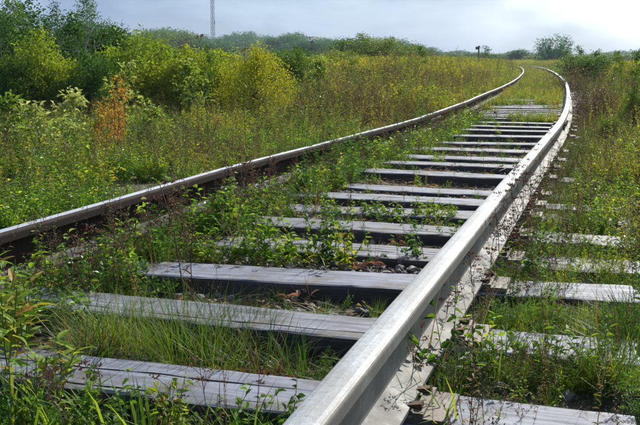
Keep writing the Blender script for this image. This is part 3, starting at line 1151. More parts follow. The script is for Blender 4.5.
KIND = {
    'tall': ('leafy_weed', 'tall leafy green weed', 'weed', 'tall leafy weeds along the track'),
    'bushy': ('bushy_weed', 'low bushy green weed', 'weed', 'low bushy weeds growing in the track'),
    'bright': ('seedling_clump', 'bright low leafy clump', 'weed', 'bright green low clumps in the track'),
    'feather': ('feathery_weed', 'feathery green weed', 'weed', 'feathery green weeds beside the rail'),
    'umbel': ('dry_weed', 'dry dark seed headed weed', 'dry weed', 'dry brown seed head weeds'),
    'red': ('red_leaved_plant', 'small reddish leaved plant', 'plant', 'reddish low plants'),
    'tuft': ('grass_tuft', 'green grass tuft', 'grass tuft', 'grass tufts on the track bed'),
    'fine': ('grass_clump', 'fine green grass clump', 'grass tuft', 'clumps of fine grass'),
    'broad': ('broad_grass', 'broad bladed bright grass', 'grass tuft', 'broad bladed grass tufts'),
    'moss': ('grass_cushion', 'yellow green grass cushion', 'grass tuft', 'yellow green grass cushions'),
    'straw': ('dry_grass', 'sparse dry straw grass', 'dry grass', 'sparse dry grass stalks'),
}


def where(s, u):
    if u < -GA - 0.08:
        side = 'beyond left rail'
    elif u < -0.3:
        side = 'just inside left rail'
    elif u < 0.35:
        side = 'between the rails'
    elif u < GA - 0.05:
        side = 'just inside right rail'
    elif u < 1.1:
        side = 'outside right rail'
    elif u < 1.9:
        side = 'over right sleeper ends'
    else:
        side = 'right of the track'
    k = int(np.sum(SS < s))
    if k == 0:
        row = 'before the first sleeper'
    elif k < len(SS):
        row = 'past the %s sleeper' % ORD[k - 1]
    else:
        row = 'far down the track'
    return side + ' ' + row


rp = random.Random(21)


def plant(kind, x, y, scale=1.0, extra=None, parts=True, tilt=0.12, lab=None):
    i = rp.randrange(len(PARTS[kind]))
    nm, base, cat, grp = KIND[kind]
    sl_, ul_ = su([x], [y])
    s_, u_ = float(sl_[0]), float(ul_[0])
    z = gz(x, y)
    rot = (rp.gauss(0, tilt), rp.gauss(0, tilt), rp.uniform(0, 6.28))
    pd = PARTS[kind][i]
    if len(pd) == 1 or not parts:
        o = link(nm, JOIN[kind][i], None, (x, y, z), rot, scale)
    else:
        o = link(nm, None, None, (x, y, z), rot, scale)
        for pn, pm in pd.items():
            tag(link(pn, pm, o), kind='stuff' if pn != 'stem' else None)
    tag(o, lab or (base + ' ' + where(s_, u_)), cat, grp)
    return o


# ---------------- plants placed one by one from the photograph (x, y of the foot in 640 px)
def P(kind, x, y, sc=1.0, **kw):
    sc *= 1.0 if kind in ('fine', 'moss', 'broad') else 1.35
    if x > 440 and kind in ('fine', 'tuft'):
        sc *= .72
    X, Y = pix(x, y, -0.06)
    return plant(kind, X, Y, sc, **kw)


# big fine grass clump between the first two sleepers
P('fine', 178, 352, 1.05, lab='large fine grass clump spreading over the second sleeper on the left', tilt=0.05)
P('fine', 238, 346, 0.85, lab='smaller fine grass clump to the right of the large one', tilt=0.05)
P('fine', 120, 346, 0.85, lab='fine grass clump to the left of the large one', tilt=0.05)
for x, y, sc in ((262, 372, .8), (215, 378, .7), (90, 368, .8), (300, 372, .6)):
    P('tuft', x, y, sc)
P('red', 235, 386, 1.0)
P('red', 262, 380, .8)
P('red', 300, 300, .7)
# bottom left corner
for x, y, sc in ((10, 430, 1.0), (60, 440, .9), (105, 445, .9), (150, 450, 1.0), (200, 452, .9), (245, 455, .9), (35, 455, 1.0), (285, 460, .7), (80, 420, .7), (170, 425, .6)):
    P('broad', x, y, sc)
for x, y, sc in ((0, 440, .9), (40, 428, .7), (90, 440, .8), (130, 432, .7), (185, 440, .7), (225, 448, .7), (265, 452, .7)):
    P('bushy', x, y, sc * .8)
for x, y, sc in ((30, 445, .6), (75, 450, .5), (118, 430, .55), (160, 445, .5), (205, 432, .45), (255, 440, .42)):
    P('umbel', x, y, sc)
for x, y, sc in ((20, 435, .8), (140, 450, .7), (230, 460, .7)):
    P('tuft', x, y, sc)
# weeds standing in front of the dark left rail
for x, y, kind, sc in ((45, 300, 'tall', .45), (85, 292, 'umbel', .7), (105, 285, 'tall', .4), (128, 278, 'umbel', .75), (150, 268, 'bushy', .7),
                       (170, 262, 'tall', .42), (188, 255, 'umbel', .6), (205, 246, 'bushy', .8), (222, 243, 'bushy', .9), (240, 236, 'tall', .38),
                       (70, 305, 'bushy', .6), (120, 300, 'umbel', .55), (98, 318, 'umbel', .6), (160, 285, 'straw', .6),
                       (255, 226, 'bushy', .8), (272, 216, 'umbel', .5), (265, 206, 'bushy', .7), (290, 200, 'bushy', .8), (235, 213, 'umbel', .6),
                       (210, 222, 'tall', .38), (185, 228, 'bushy', .6), (300, 192, 'bushy', .6), (140, 296, 'bushy', .6), (192, 300, 'umbel', .85), (176, 305, 'umbel', .95)):
    P(kind, x, y, sc)
# leafy row between the third and fourth sleepers
for x, y, kind, sc in ((228, 268, 'bushy', .75), (250, 266, 'feather', .5), (275, 264, 'bright', 1.2), (300, 266, 'bushy', .8), (322, 267, 'bushy', .8),
                       (345, 270, 'bushy', .75), (365, 273, 'red', .7), (372, 268, 'tall', .32), (205, 268, 'bushy', .6), (395, 280, 'umbel', .45),
                       (418, 268, 'bushy', .6), (310, 280, 'tall', .33), (352, 262, 'umbel', .45)):
    P(kind, x, y, sc)
# bright low leaves between the fifth and sixth sleepers and further rows
for x, y, sc in ((322, 217, .8), (338, 216, .9), (365, 218, .8), (382, 219, .9), (398, 220, .9), (415, 220, 1.0), (430, 221, .9), (447, 222, .8)):
    P('bright', x, y, sc * .85)
for x, y, kind, sc in ((350, 210, 'umbel', .4), (405, 215, 'umbel', .5), (330, 236, 'bushy', .5), (305, 232, 'tall', .3), (420, 238, 'bushy', .4),
                       (455, 245, 'bushy', .5), (420, 186, 'bushy', .4), (455, 186, 'umbel', .5), (480, 182, 'umbel', .5), (440, 168, 'bushy', .5),
                       (390, 176, 'bushy', .4), (470, 170, 'umbel', .5), (425, 160, 'umbel', .5), (380, 165, 'bushy', .5)):
    P(kind, x, y, sc)
# feathery clump against the left rail
for x, y, sc in ((318, 178, .85), (332, 174, .95), (345, 172, .9), (358, 168, .85), (338, 182, .7), (310, 184, .7), (368, 166, .7), (400, 143, .8), (410, 139, .9), (422, 136, .8),
                 (392, 147, .7), (436, 129, .7), (300, 188, .6), (432, 140, .6)):
    P('feather', x, y, sc)
# outside the right rail
for x, y, kind, sc in ((452, 330, 'umbel', .5), (468, 322, 'umbel', .55), (480, 312, 'umbel', .6), (490, 300, 'umbel', .6), (500, 292, 'umbel', .6),
                       (508, 282, 'umbel', .65), (498, 272, 'umbel', .6), (515, 268, 'umbel', .65), (520, 258, 'umbel', .6), (512, 250, 'umbel', .6), (528, 246, 'umbel', .6),
                       (522, 236, 'umbel', .6), (534, 226, 'umbel', .65), (530, 214, 'umbel', .65), (540, 206, 'umbel', .6), (538, 196, 'umbel', .6),
                       (545, 186, 'umbel', .6), (418, 385, 'straw', .6), (432, 372, 'straw', .55), (412, 425, 'umbel', .45), (440, 352, 'umbel', .45),
                       (430, 440, 'broad', .8), (455, 445, 'broad', .8), (500, 440, 'broad', .5), (425, 410, 'straw', .5), (472, 345, 'straw', .5), (540, 330, 'straw', .6),
                       (585, 275, 'moss', .9), (560, 276, 'moss', .7), (608, 278, 'moss', .7),
                       (600, 285, 'tuft', .6), (540, 283, 'feather', .5), (550, 262, 'bushy', .7), (520, 285, 'bushy', .6),
                       (480, 338, 'tuft', .7), (500, 334, 'tuft', .7), (525, 332, 'moss', .8), (545, 330, 'fine', .5), (570, 328, 'fine', .45), (592, 330, 'moss', .8), (615, 330, 'fine', .55),
                       (635, 332, 'tuft', .8), (470, 385, 'fine', .6), (500, 388, 'tuft', .9), (525, 385, 'fine', .6), (555, 388, 'tuft', .9), (580, 390, 'fine', .6), (605, 392, 'tuft', .9),
                       (450, 390, 'bushy', .8), (490, 378, 'bushy', .6), (540, 376, 'bushy', .6), (590, 380, 'bushy', .6), (630, 395, 'fine', .8), (640, 375, 'tuft', 1.1), (625, 362, 'tuft', 1.0),
                       (640, 350, 'tall', .45), (622, 345, 'tuft', 1.), (655, 400, 'tall', .5), (520, 398, 'broad', .5), (575, 372, 'broad', .45), (560, 395, 'broad', .5), (610, 372, 'broad', .6),
                       (458, 402, 'tuft', .7), (445, 420, 'tuft', .7)):
    P(kind, x, y, sc)

# nearest weeds of the left corner: built leaf by leaf
big_leaf = []
for i in range(3):
    rnd = random.Random(900 + i)
    mb = MB()
    L_, W_ = 1.0, 0.30
    rows = [(0, .02), (.2, .75), (.45, 1.0), (.7, .72), (.88, .35)]
    vs = []
    for (t, wv) in rows:
        z = -0.32 * t * t
        vs += [(t * L_, -W_ * .5 * wv, z + .05 * wv), (t * L_, 0, z), (t * L_, W_ * .5 * wv, z + .05 * wv)]
    vs.append((L_, 0, -0.36))
    fs = []
    for r_ in range(4):
        b = r_ * 3
        fs += [(b, b + 1, b + 4, b + 3), (b + 1, b + 2, b + 5, b + 4)]
    fs += [(12, 13, 15), (13, 14, 15)]
    mb.add(vs, fs)
    big_leaf.append(mb.mesh('leaf', [M['orange_leaf' if i == 2 else 'bright_leaf']]))
for k, (x, y, h) in enumerate(((4, 392, .30), (28, 372, .26), (-18, 372, .36), (14, 350, .27), (52, 398, .18), (-30, 410, .34))):
    X, Y = pix(x, y, -0.06)
    root = link('leafy_weed', None, None, (X, Y, gz(X, Y)))
    tag(root, 'light green long leaved weed, plant %s from the left edge in the lower left corner' % ORD[k] if 0 else
        ('light green long leaved weed ' + ['standing at the left edge beside the first sleeper', 'between the first and second sleepers at lower left',
                                           'tallest at the left edge in front of the rail', 'behind the second sleeper at the left edge',
                                           'lowest and rightmost of the corner clump', 'cut by the left edge near the bottom corner'][k]),
        'weed', 'long leaved weeds in the lower left corner')
    rnd = random.Random(40 + k)
    st = MB()
    for q in range(3):
        pts_ = curve_pts((rnd.gauss(0, .02), rnd.gauss(0, .02), -0.02), Vector((rnd.uniform(-.3, .3), rnd.uniform(-.3, .3), 1)), h * rnd.uniform(.85, 1.25), 6, rnd, .08)
        tube(st, pts_, .003, .0015)
        nl = 14
        for i in range(nl):
            t = .25 + .75 * (i + rnd.random() * .5) / nl
            j = min(5, int(t * 6))
            p = pts_[j].lerp(pts_[j + 1], min(1, t * 6 - j))
            sc = rnd.uniform(.055, .09) * (1.1 - .3 * t)
            link('leaf', big_leaf[rnd.choice((0, 0, 1, 1, 2))], root, p, (rnd.uniform(-.5, .5), rnd.uniform(-.9, -.1), rnd.uniform(0, 6.28)), sc)
    link('stem', st.mesh('stem', [M['stem_green']]), root)

# ---------------- more countable weeds along the middle distance
for i in range(95):
    s_ = 5.5 + 16 * rp.random() ** 1.2
    if rp.random() < 0.5:
        u_ = rp.uniform(1.0, 2.6)
        kind = rp.choice(('umbel', 'bushy', 'tall', 'tuft', 'bushy', 'straw'))
        sc = rp.uniform(.55, .95) * (1.0 if u_ > 1.3 else .6)
    else:
        u_ = rp.uniform(-0.72, 0.55)
        if u_ > .2 and rp.random() < .5:
            u_ -= .5
        kind = rp.choice(('bushy', 'umbel', 'bushy', 'umbel', 'tuft', 'tall', 'straw'))
        sc = rp.uniform(.35, .6)
        if kind in ('tall',):
            sc *= .7
    q = at(s_, u_)
    plant(kind, q.x, q.y, sc, parts=i < 60)

for i in range(120):
    s_ = 1.5 + 9.0 * (i + rp.random()) / 120
    u_ = rp.uniform(-0.78, -0.25) if i % 4 else rp.uniform(-.3, .45)
    kind = rp.choice(('bushy', 'feather', 'tall', 'umbel', 'umbel', 'umbel', 'bushy', 'straw'))
    sc = rp.uniform(.55, .95) * {'tall': .55, 'feather': .8}.get(kind, 1.0) * (1.0 if i % 4 else .55)
    q = at(s_, u_)
    plant(kind, q.x, q.y, sc, parts=i % 2 == 0)

# ---------------- uncountable cover
def cover_(name, kinds, pts2, size, label, tilt=0.15):
    """kinds: list of library names; pts2: array n x 2; size: array n"""
    ms = [m for k in kinds for m in JOIN[k]]
    n = len(pts2)
    z = ground_z(pts2[:, 0], pts2[:, 1])
    P3 = np.column_stack([pts2, z])
    rt = np.column_stack([NP.normal(0, tilt, n), NP.normal(0, tilt, n), NP.uniform(0, 6.28, n)])
    return scatter(name, P3, rt, size, NP.integers(0, len(ms), n), ms, label)


def strip_points(n, s0, s1, u0, u1, power=1.6):
    s = s0 + (s1 - s0) * NP.random(n) ** power
    u = NP.uniform(u0, u1, n)
    a = np.interp(s, TS, TH)
    X = np.interp(s, TS, TX) + u * np.cos(a)
    Y = np.interp(s, TS, TY) - u * np.sin(a)
    return np.column_stack([X, Y]), s, u


def wedge(n, y0, y1, x0=-60, x1=700, power=1.0):
    """points on the ground within the camera's view and a margin round it, density falling with distance"""
    Y = y0 * (y1 / y0) ** (NP.random(n) ** power)
    px = NP.uniform(x0, x1, n)
    return np.column_stack([(px - 320) / 864.0 * Y, Y])


# low cover in the gaps of the near track
p2, s, u = strip_points(8500, -0.8, 16, -1.0, 2.6, 1.25)
dens = np.where(u > 0.9, 1.0, np.where(u < -0.25, 0.95, 0.16))
dens = np.where((s > 10.2), np.where(u < 0.8, .8, .9), dens)
dens *= np.where(vnoise(p2[:, 0], p2[:, 1], 0.5, 9) > 0.40, 1.0, 0.35)
ok = np.array([not over_sleeper(q, 0.015) for q in s]) & (NP.random(len(s)) < dens) & (np.abs(u - GA) > 0.1) & (np.abs(u + GA) > 0.1)
p2, s, u = p2[ok], s[ok], u[ok]
sz = NP.uniform(0.25, 0.55, len(s)) * np.where(u > 1.0, 1.15, np.where(u < -.25, 1.1, .8))
cover_('ground_cover', ['tuft', 'bushy', 'tuft', 'feather', 'brownst', 'bushy', 'litter', 'straw'], p2, sz, ('low green weeds and grass filling the gaps between the sleepers', 'ground cover'))

p2, s, u = strip_points(1500, 0.2, 12, -0.76, -0.44, 1.1)
cover_('rail_foot_weeds', ['umbel', 'bushy', 'bushy', 'fieldg', 'brownst', 'feather', 'tuft'], p2, NP.uniform(.22, .62, len(s)), ('brown and green weeds hiding the foot of the left rail', 'weeds'))
p2, s, u = strip_points(1300, 0.5, 13, 0.88, 1.2, 1.1)
cover_('rail_side_weeds', ['umbel', 'tuft', 'straw', 'brownst', 'bushy', 'tuft'], p2, NP.uniform(.22, .5, len(s)) * np.interp(s, [.5, 2], [.6, 1]), ('dark dry weeds along the outer foot of the right rail', 'dry weeds'))
p2, s, u = strip_points(1500, 0.5, 11, -0.85, 0.66, 1.1)
ok = np.array([not over_sleeper(q, 0.0) for q in s])
cover_('leaf_litter', ['litter'], p2[ok], NP.uniform(.6, 1.2, int(ok.sum())), ('dead brown leaves and straw lying on the soil between the sleepers', 'leaf litter'))

p2, s, u = strip_points(6500, 1.9, 14, 1.12, 3.6, 1.15)
ok = vnoise(p2[:, 0], p2[:, 1], .45, 41) > .34
sz = NP.uniform(.45, .95, len(s)) * np.interp(u, [1.1, 1.5, 2.6], [.55, .85, 1.05]) * np.interp(s, [2.3, 4.5], [.7, 1.0])
cover_('bank_weeds', ['bushy', 'fieldg', 'tuft', 'tallb', 'fieldb', 'bushy', 'brownst', 'tallf'], p2[ok], sz[ok] * .62, ('yellow green and brown weeds burying the right hand sleeper ends', 'weeds'))

# weeds overgrowing the track further on
p2, s, u = strip_points(15000, 10.6, 110, -0.72, 0.66, 1.7)
sz = NP.uniform(0.25, 0.55, len(s)) * np.interp(s, [10, 12, 20, 45, 110], [0.45, .75, 1.0, 1.0, 1.2])
keep = (vnoise(p2[:, 0], p2[:, 1], 0.9, 13) > np.interp(s, [10.6, 13, 20, 30], [.60, .44, .22, .1]))
cover_('track_weeds', ['bushy', 'fieldb', 'tuft', 'brownst', 'fieldb', 'brownst', 'fieldg'], p2[keep], sz[keep] * .9, ('green and yellow weeds overgrowing the sleepers between the distant rails', 'weeds'))

# right verge
p2, s, u = strip_points(24000, 0.5, 110, 1.05, 9.0, 1.9)
keep = u < 1.05 + 8.0 * NP.random(len(u)) ** 1.3 + np.interp(s, [2, 10], [0, .3])
keep &= (s > 3.0) | (u > 1.75)
p2, s, u = p2[keep], s[keep], u[keep]
keep = np.ones(len(s), bool)
hh = np.interp(u, [1.1, 1.6, 2.4, 4.0, 9], [.36, .60, .95, 1.2, 1.45]) * np.interp(s, [2, 4, 6.5, 30], [.7, .9, 1.15, 1.05])
cover_('verge_weeds', ['tallf', 'brownst', 'fieldg', 'fieldw', 'tallb', 'brownst', 'bushy', 'tuft'], p2[keep], (hh * NP.uniform(.6, 1.15, len(u)))[keep], ('mixed green and brown weeds on the verge right of the track', 'weeds'))

# left field: short by the rail, waist high further out; leafy green close by, yellow and brown further on
W2 = wedge(34000, 3.0, 60.0, -120, 620, 0.9)
s, u = su(W2[:, 0], W2[:, 1])
clump_ = 0.6 * vnoise(W2[:, 0], W2[:, 1], 0.42, 33) + 0.4 * vnoise(W2[:, 0], W2[:, 1], 0.9, 34)
d = np.hypot(W2[:, 0], W2[:, 1])
ok = (u < -1.02) & (clump_ > np.interp(d, [3, 10, 25], [.44, .38, .2]))
W2, s, u, d, clump_ = W2[ok], s[ok], u[ok], d[ok], clump_[ok]
patchn = vnoise(W2[:, 0], W2[:, 1], 1.4, 31)
azd = np.degrees(np.arctan2(W2[:, 0], W2[:, 1]))
hh = np.interp(-u, [1.0, 1.4, 2.2, 4.5], [.36, .52, .66, .74]) * (0.5 + 0.55 * patchn + .5 * clump_)
hh *= np.interp(d, [3, 10, 20, 60], [1.1, 1.05, 1.3, 1.85]) * np.interp(azd, [-20, -10, -4, 0, 4], [.70, .58, .60, .90, 1.12])
size = hh * NP.uniform(.65, 1.15, len(s))
mixn = vnoise(W2[:, 0], W2[:, 1], 1.1, 35) * .5 + NP.random(len(s)) * .5
green = mixn + np.interp(d, [4, 8, 13, 40], [.34, .08, -.08, -.10]) + np.interp(azd, [-20, -8, 5], [.14, 0, -.14]) > .62
brown = (~green) & (vnoise(W2[:, 0], W2[:, 1], 1.7, 36) * .6 + NP.random(len(s)) * .4 + np.interp(d, [4, 6, 14, 30], [.02, .12, .08, -.05]) + np.interp(azd, [-20, -8, 5], [-.08, .04, .04]) > .615)
yellow = ~(green | brown)
cover_('leafy_weeds', ['fieldg', 'fieldw', 'fieldg', 'tall', 'fieldw'], W2[green], size[green] * 1.08, ('leafy green weeds of the field left of the track', 'weeds'))
cover_('brown_stalks', ['brownst', 'brownst', 'tallb'], W2[brown], size[brown] * 1.05, ('dry reddish brown weed stalks standing in the left field', 'dry weeds'), .1)
cover_('yellow_weeds', ['tallf', 'fieldb', 'tallf', 'fieldb', 'tallb'], W2[yellow], size[yellow], ('yellow green waist high weeds of the field left of the track', 'weeds'))


def patch_mesh(rnd, name, leafm):
    """about a square metre of tall weeds for the distant field"""
    mb = MB()
    for k in range(46):
        x, y = rnd.uniform(-.6, .6), rnd.uniform(-.6, .6)
        h = rnd.uniform(.55, 1.0)
        pts_ = curve_pts((x, y, -.05), Vector((rnd.uniform(-.15, .15), rnd.uniform(-.15, .15), 1)), h, 3, rnd, .05)
        for i in range(15):
            t = rnd.uniform(.25, 1.0)
            j = min(2, int(t * 3))
            p = pts_[j].lerp(pts_[j + 1], min(1, t * 3 - j))
            leaf(mb, p, rdir(rnd, -.2, 1.2), rnd.uniform(.05, .11), rnd.uniform(.02, .045), rnd, .2, simple=True)
    return mb.mesh(name, [M[leafm]])


patches = [patch_mesh(random.Random(500 + i), 'weed_patch', 'field_leaf') for i in range(5)]
W3 = wedge(7500, 22.0, 320.0, -80, 720, 0.85)
s, u = su(W3[:, 0], W3[:, 1])
ok = ((u < -2.2) | (u > 2.6) | (s > 120))
W3, u = W3[ok], u[ok]
n = len(W3)
z = ground_z(W3[:, 0], W3[:, 1])
sc = NP.uniform(.8, 1.25, n) * np.interp(W3[:, 1], [20, 80, 320], [1.0, 1.15, 1.5]) * np.interp(np.abs(u), [2.2, 5], [.7, 1.0])
scatter('meadow', np.column_stack([W3, z]), np.column_stack([np.zeros(n), np.zeros(n), NP.uniform(0, 6.28, n)]), sc, NP.integers(0, 5, n), patches,
        ('distant meadow of yellow green and brownish tall weeds', 'meadow'))

# ------------------------------------------------------------------ bushes and trees
def woody(rnd, H, Wd, stems, twigs, per, lsz, trunk_r, lean=0.5, single=False, low=0.15, clump=0.12, top=1.0):
    """trunk MB with limbs, crown MB of leaves gathered round the twigs"""
    tr, cr = MB(), MB()
    tips = []
    if single:
        main = curve_pts((0, 0, -.1), Vector((rnd.uniform(-.08, .08), rnd.uniform(-.08, .08), 1)), H * .92, 8, rnd, .05)
        tube(tr, main, trunk_r, trunk_r * .15, 6)
        for k in range(stems):
            t = low + (1 - low) * (k + rnd.random()) / stems
            j = min(7, int(t * 8))
            p = main[j].lerp(main[j + 1], min(1, t * 8 - j))
            reach = Wd * .5 * math.sin(PI * min(1, (.18 + .9 * (t - low) / (1 - low)))) ** .7 * rnd.uniform(.65, 1.1)
            pts_ = curve_pts(p, rdir(rnd, .1, .9), reach, 4, rnd, .18, -.05)
            tube(tr, pts_, trunk_r * .35 * (1.2 - t), trunk_r * .06, 4)
            tips.append(pts_)
    else:
        for k in range(stems):
            e = PI / 2 - abs(rnd.gauss(0, lean))
            a = rnd.uniform(0, 6.28)
            dd = Vector((math.cos(a) * math.cos(e), math.sin(a) * math.cos(e), math.sin(e)))
            pts_ = curve_pts((rnd.gauss(0, Wd * .07), rnd.gauss(0, Wd * .07), -.1), dd, H * rnd.uniform(.7, 1.0) * (0.75 + 0.25 * dd.z), 6, rnd, .1, -.04)
            tube(tr, pts_, trunk_r, trunk_r * .12, 5)
            tips.append(pts_)
    for pts_ in tips:
        L_ = (pts_[-1] - pts_[0]).length
        for q in range(twigs):
            t = rnd.uniform(low if not single else .25, 1.0)
            nseg = len(pts_) - 1
            j = min(nseg - 1, int(t * nseg))
            p = pts_[j].lerp(pts_[j + 1], min(1, t * nseg - j))
            tw = curve_pts(p, rdir(rnd, -.2, 1.3), Wd * rnd.uniform(.08, .2), 3, rnd, .2, -.04)
            tube(tr, tw, trunk_r * .1, trunk_r * .03, 3)
            for i in range(per):
                b = tw[rnd.randint(1, 3)] + Vector((rnd.gauss(0, clump), rnd.gauss(0, clump), rnd.gauss(0, clump * .8)))
                leaf(cr, b, rdir(rnd, -.6, 1.1), lsz * rnd.uniform(.6, 1.3), lsz * rnd.uniform(.35, .55), rnd, .2, simple=True)
    return tr, cr


def lobed(rnd, H, Wd, lobes, n, per, lsz, trunk_r, lobe_r=.42, clump=.07, base=.12):
    """bush or tree crown made of several leafy lobes on branching stems"""
    tr, cr = MB(), MB()
    cs = []
    for k in range(lobes):
        if lobes == 1:
            cs.append((Vector((0, 0, H * .42)), 1.0, 1.0))
            continue
        a = 2 * PI * (k + rnd.random() * .7) / lobes
        r = Wd * .5 * rnd.uniform(.15, .62)
        q = rnd.uniform(.75, 1.15) * lobe_r * 1.0
        z = H * rnd.uniform(.25, 1.0 - q * .75) if k else H * (1 - q * .8)
        if k == 0:
            r *= .4
        cs.append((Vector((r * math.cos(a), r * math.sin(a), z)), q, q))
    for (c, qw, qh) in cs:
        main = curve_pts((rnd.gauss(0, Wd * .04), rnd.gauss(0, Wd * .04), -.1), c + Vector((0, 0, .1)), (c + Vector((0, 0, .1))).length, 5, rnd, .06)
        tube(tr, main, trunk_r, trunk_r * .4, 5)
        m = int(n / lobes)
        ph = [rnd.uniform(0, 6) for _ in range(4)]
        for i in range(m):
            d = rdir(rnd, -.9 if lobes > 1 else -.45, PI / 2)
            az = math.atan2(d.y, d.x)
            bump = 1 + .10 * math.sin(3 * az + ph[0]) + .08 * math.sin(7 * az + 5 * d.z + ph[1]) + rnd.gauss(0, .05)
            tip = c + Vector((d.x * Wd * .5 * qw, d.y * Wd * .5 * qw, d.z * H * (.5 if lobes > 1 else .58) * qh)) * bump
            tip.z = max(tip.z, base * H * rnd.random())
            st_ = main[-1].lerp(main[2], rnd.random())
            if i % 3 == 0:
                tube(tr, [st_, st_.lerp(tip, .55) + Vector((0, 0, -.04 * H)), tip], trunk_r * .22, trunk_r * .05, 3)
            dd = (tip - st_)
            for j in range(per):
                b = st_ + dd * (1 - .55 * rnd.random() ** 1.7) + Vector((rnd.gauss(0, clump), rnd.gauss(0, clump), rnd.gauss(0, clump)))
                leaf(cr, b, rdir(rnd, -.5, 1.2), lsz * rnd.uniform(.6, 1.35), lsz * rnd.uniform(.35, .6), rnd, .2, simple=True)
    return tr, cr


WL = {}


def wood_lib(key, count, leafm, bark='bark', **kw):
    WL[key] = []
    for i in range(count):
        rnd = random.Random(sum(map(ord, key)) * 7 + i)
        tr, cr = (lobed if 'lobes' in kw else woody)(rnd, **kw)
        cv = np.array(cr.v)
        WL[key].append((tr.mesh('trunk', [M[bark]]), cr.mesh('crown', [M[leafm]]),
                        float(np.percentile(cv[:, 2], 99.3)), float(np.percentile(cv[:, 0], 97) - np.percentile(cv[:, 0], 3))))


# heights are for scale 1
wood_lib('willow_dark', 3, 'bush_dark', H=2.4, Wd=2.4, lobes=11, n=620, per=15, lsz=.08, trunk_r=.022, lobe_r=.40, clump=.07)
wood_lib('willow_yellow', 3, 'bush_yellow', H=1.9, Wd=2.3, lobes=8, n=520, per=16, lsz=.07, trunk_r=.018, lobe_r=.48, clump=.06)
wood_lib('dome', 2, 'dome_leaf', H=1.8, Wd=2.3, lobes=1, n=620, per=16, lsz=.06, trunk_r=.02, clump=.05)
wood_lib('bush_mid', 3, 'bush_mid', H=2.0, Wd=2.3, lobes=8, n=520, per=15, lsz=.075, trunk_r=.02, lobe_r=.46, clump=.07)
wood_lib('birch_young', 3, 'bush_dark', 'birch_bark', H=2.6, Wd=1.1, stems=26, twigs=5, per=9, lsz=.05, trunk_r=.022, single=True, low=.2, clump=.05)
wood_lib('orange', 2, 'orange_leaf', H=1.0, Wd=.7, stems=7, twigs=7, per=9, lsz=.055, trunk_r=.009, lean=.35, low=.3, clump=.035)
wood_lib('sapling', 3, 'bush_mid', H=1.3, Wd=.6, stems=16, twigs=4, per=8, lsz=.05, trunk_r=.011, single=True, low=.2, clump=.03)
wood_lib('purple', 3, 'purple_bush', H=1.1, Wd=1.3, stems=14, twigs=12, per=14, lsz=.04, trunk_r=.009, lean=.5, low=.2, clump=.06)
wood_lib('far_round', 4, 'far_green', H=7, Wd=6.0, lobes=9, n=600, per=16, lsz=.23, trunk_r=.13, lobe_r=.45, clump=.15)
wood_lib('far_olive', 3, 'far_olive', H=6, Wd=6.5, lobes=8, n=600, per=16, lsz=.23, trunk_r=.13, lobe_r=.48, clump=.15)
wood_lib('bush_big', 3, 'big_olive', H=3.4, Wd=4.2, lobes=8, n=900, per=17, lsz=.085, trunk_r=.03, lobe_r=.48, clump=.07)
wood_lib('lone', 1, 'far_green', H=3.6, Wd=3.8, lobes=10, n=330, per=9, lsz=.16, trunk_r=.06, lobe_r=.36, clump=.10, base=.04)
wood_lib('pale', 2, 'pale_leaf', H=1.0, Wd=.6, stems=14, twigs=4, per=7, lsz=.075, trunk_r=.008, single=True, low=.15, clump=.03)


def tree(name, key, x, Y, top, wpx, label, cat, group=None, var=0):
    """a bush or tree standing at depth Y under photo column x, as high and wide as it is there"""
    X, Yy = far(x, Y)
    tr, cr, hgt, wid = WL[key][var % len(WL[key])]
    z = gz(X, Yy)
    sz_ = (CAM_Z - z + (60.0 - top) / F_PX * Y) / hgt
    sx = wpx / F_PX * Y / wid
    o = link(name, None, None, (X, Yy, z), (0, 0, rp.uniform(0, 6.28)), (sx, sx, sz_))
    link('trunk', tr, o)
    link('crown', cr, o)
    tag(o, label, cat, group)
    return o


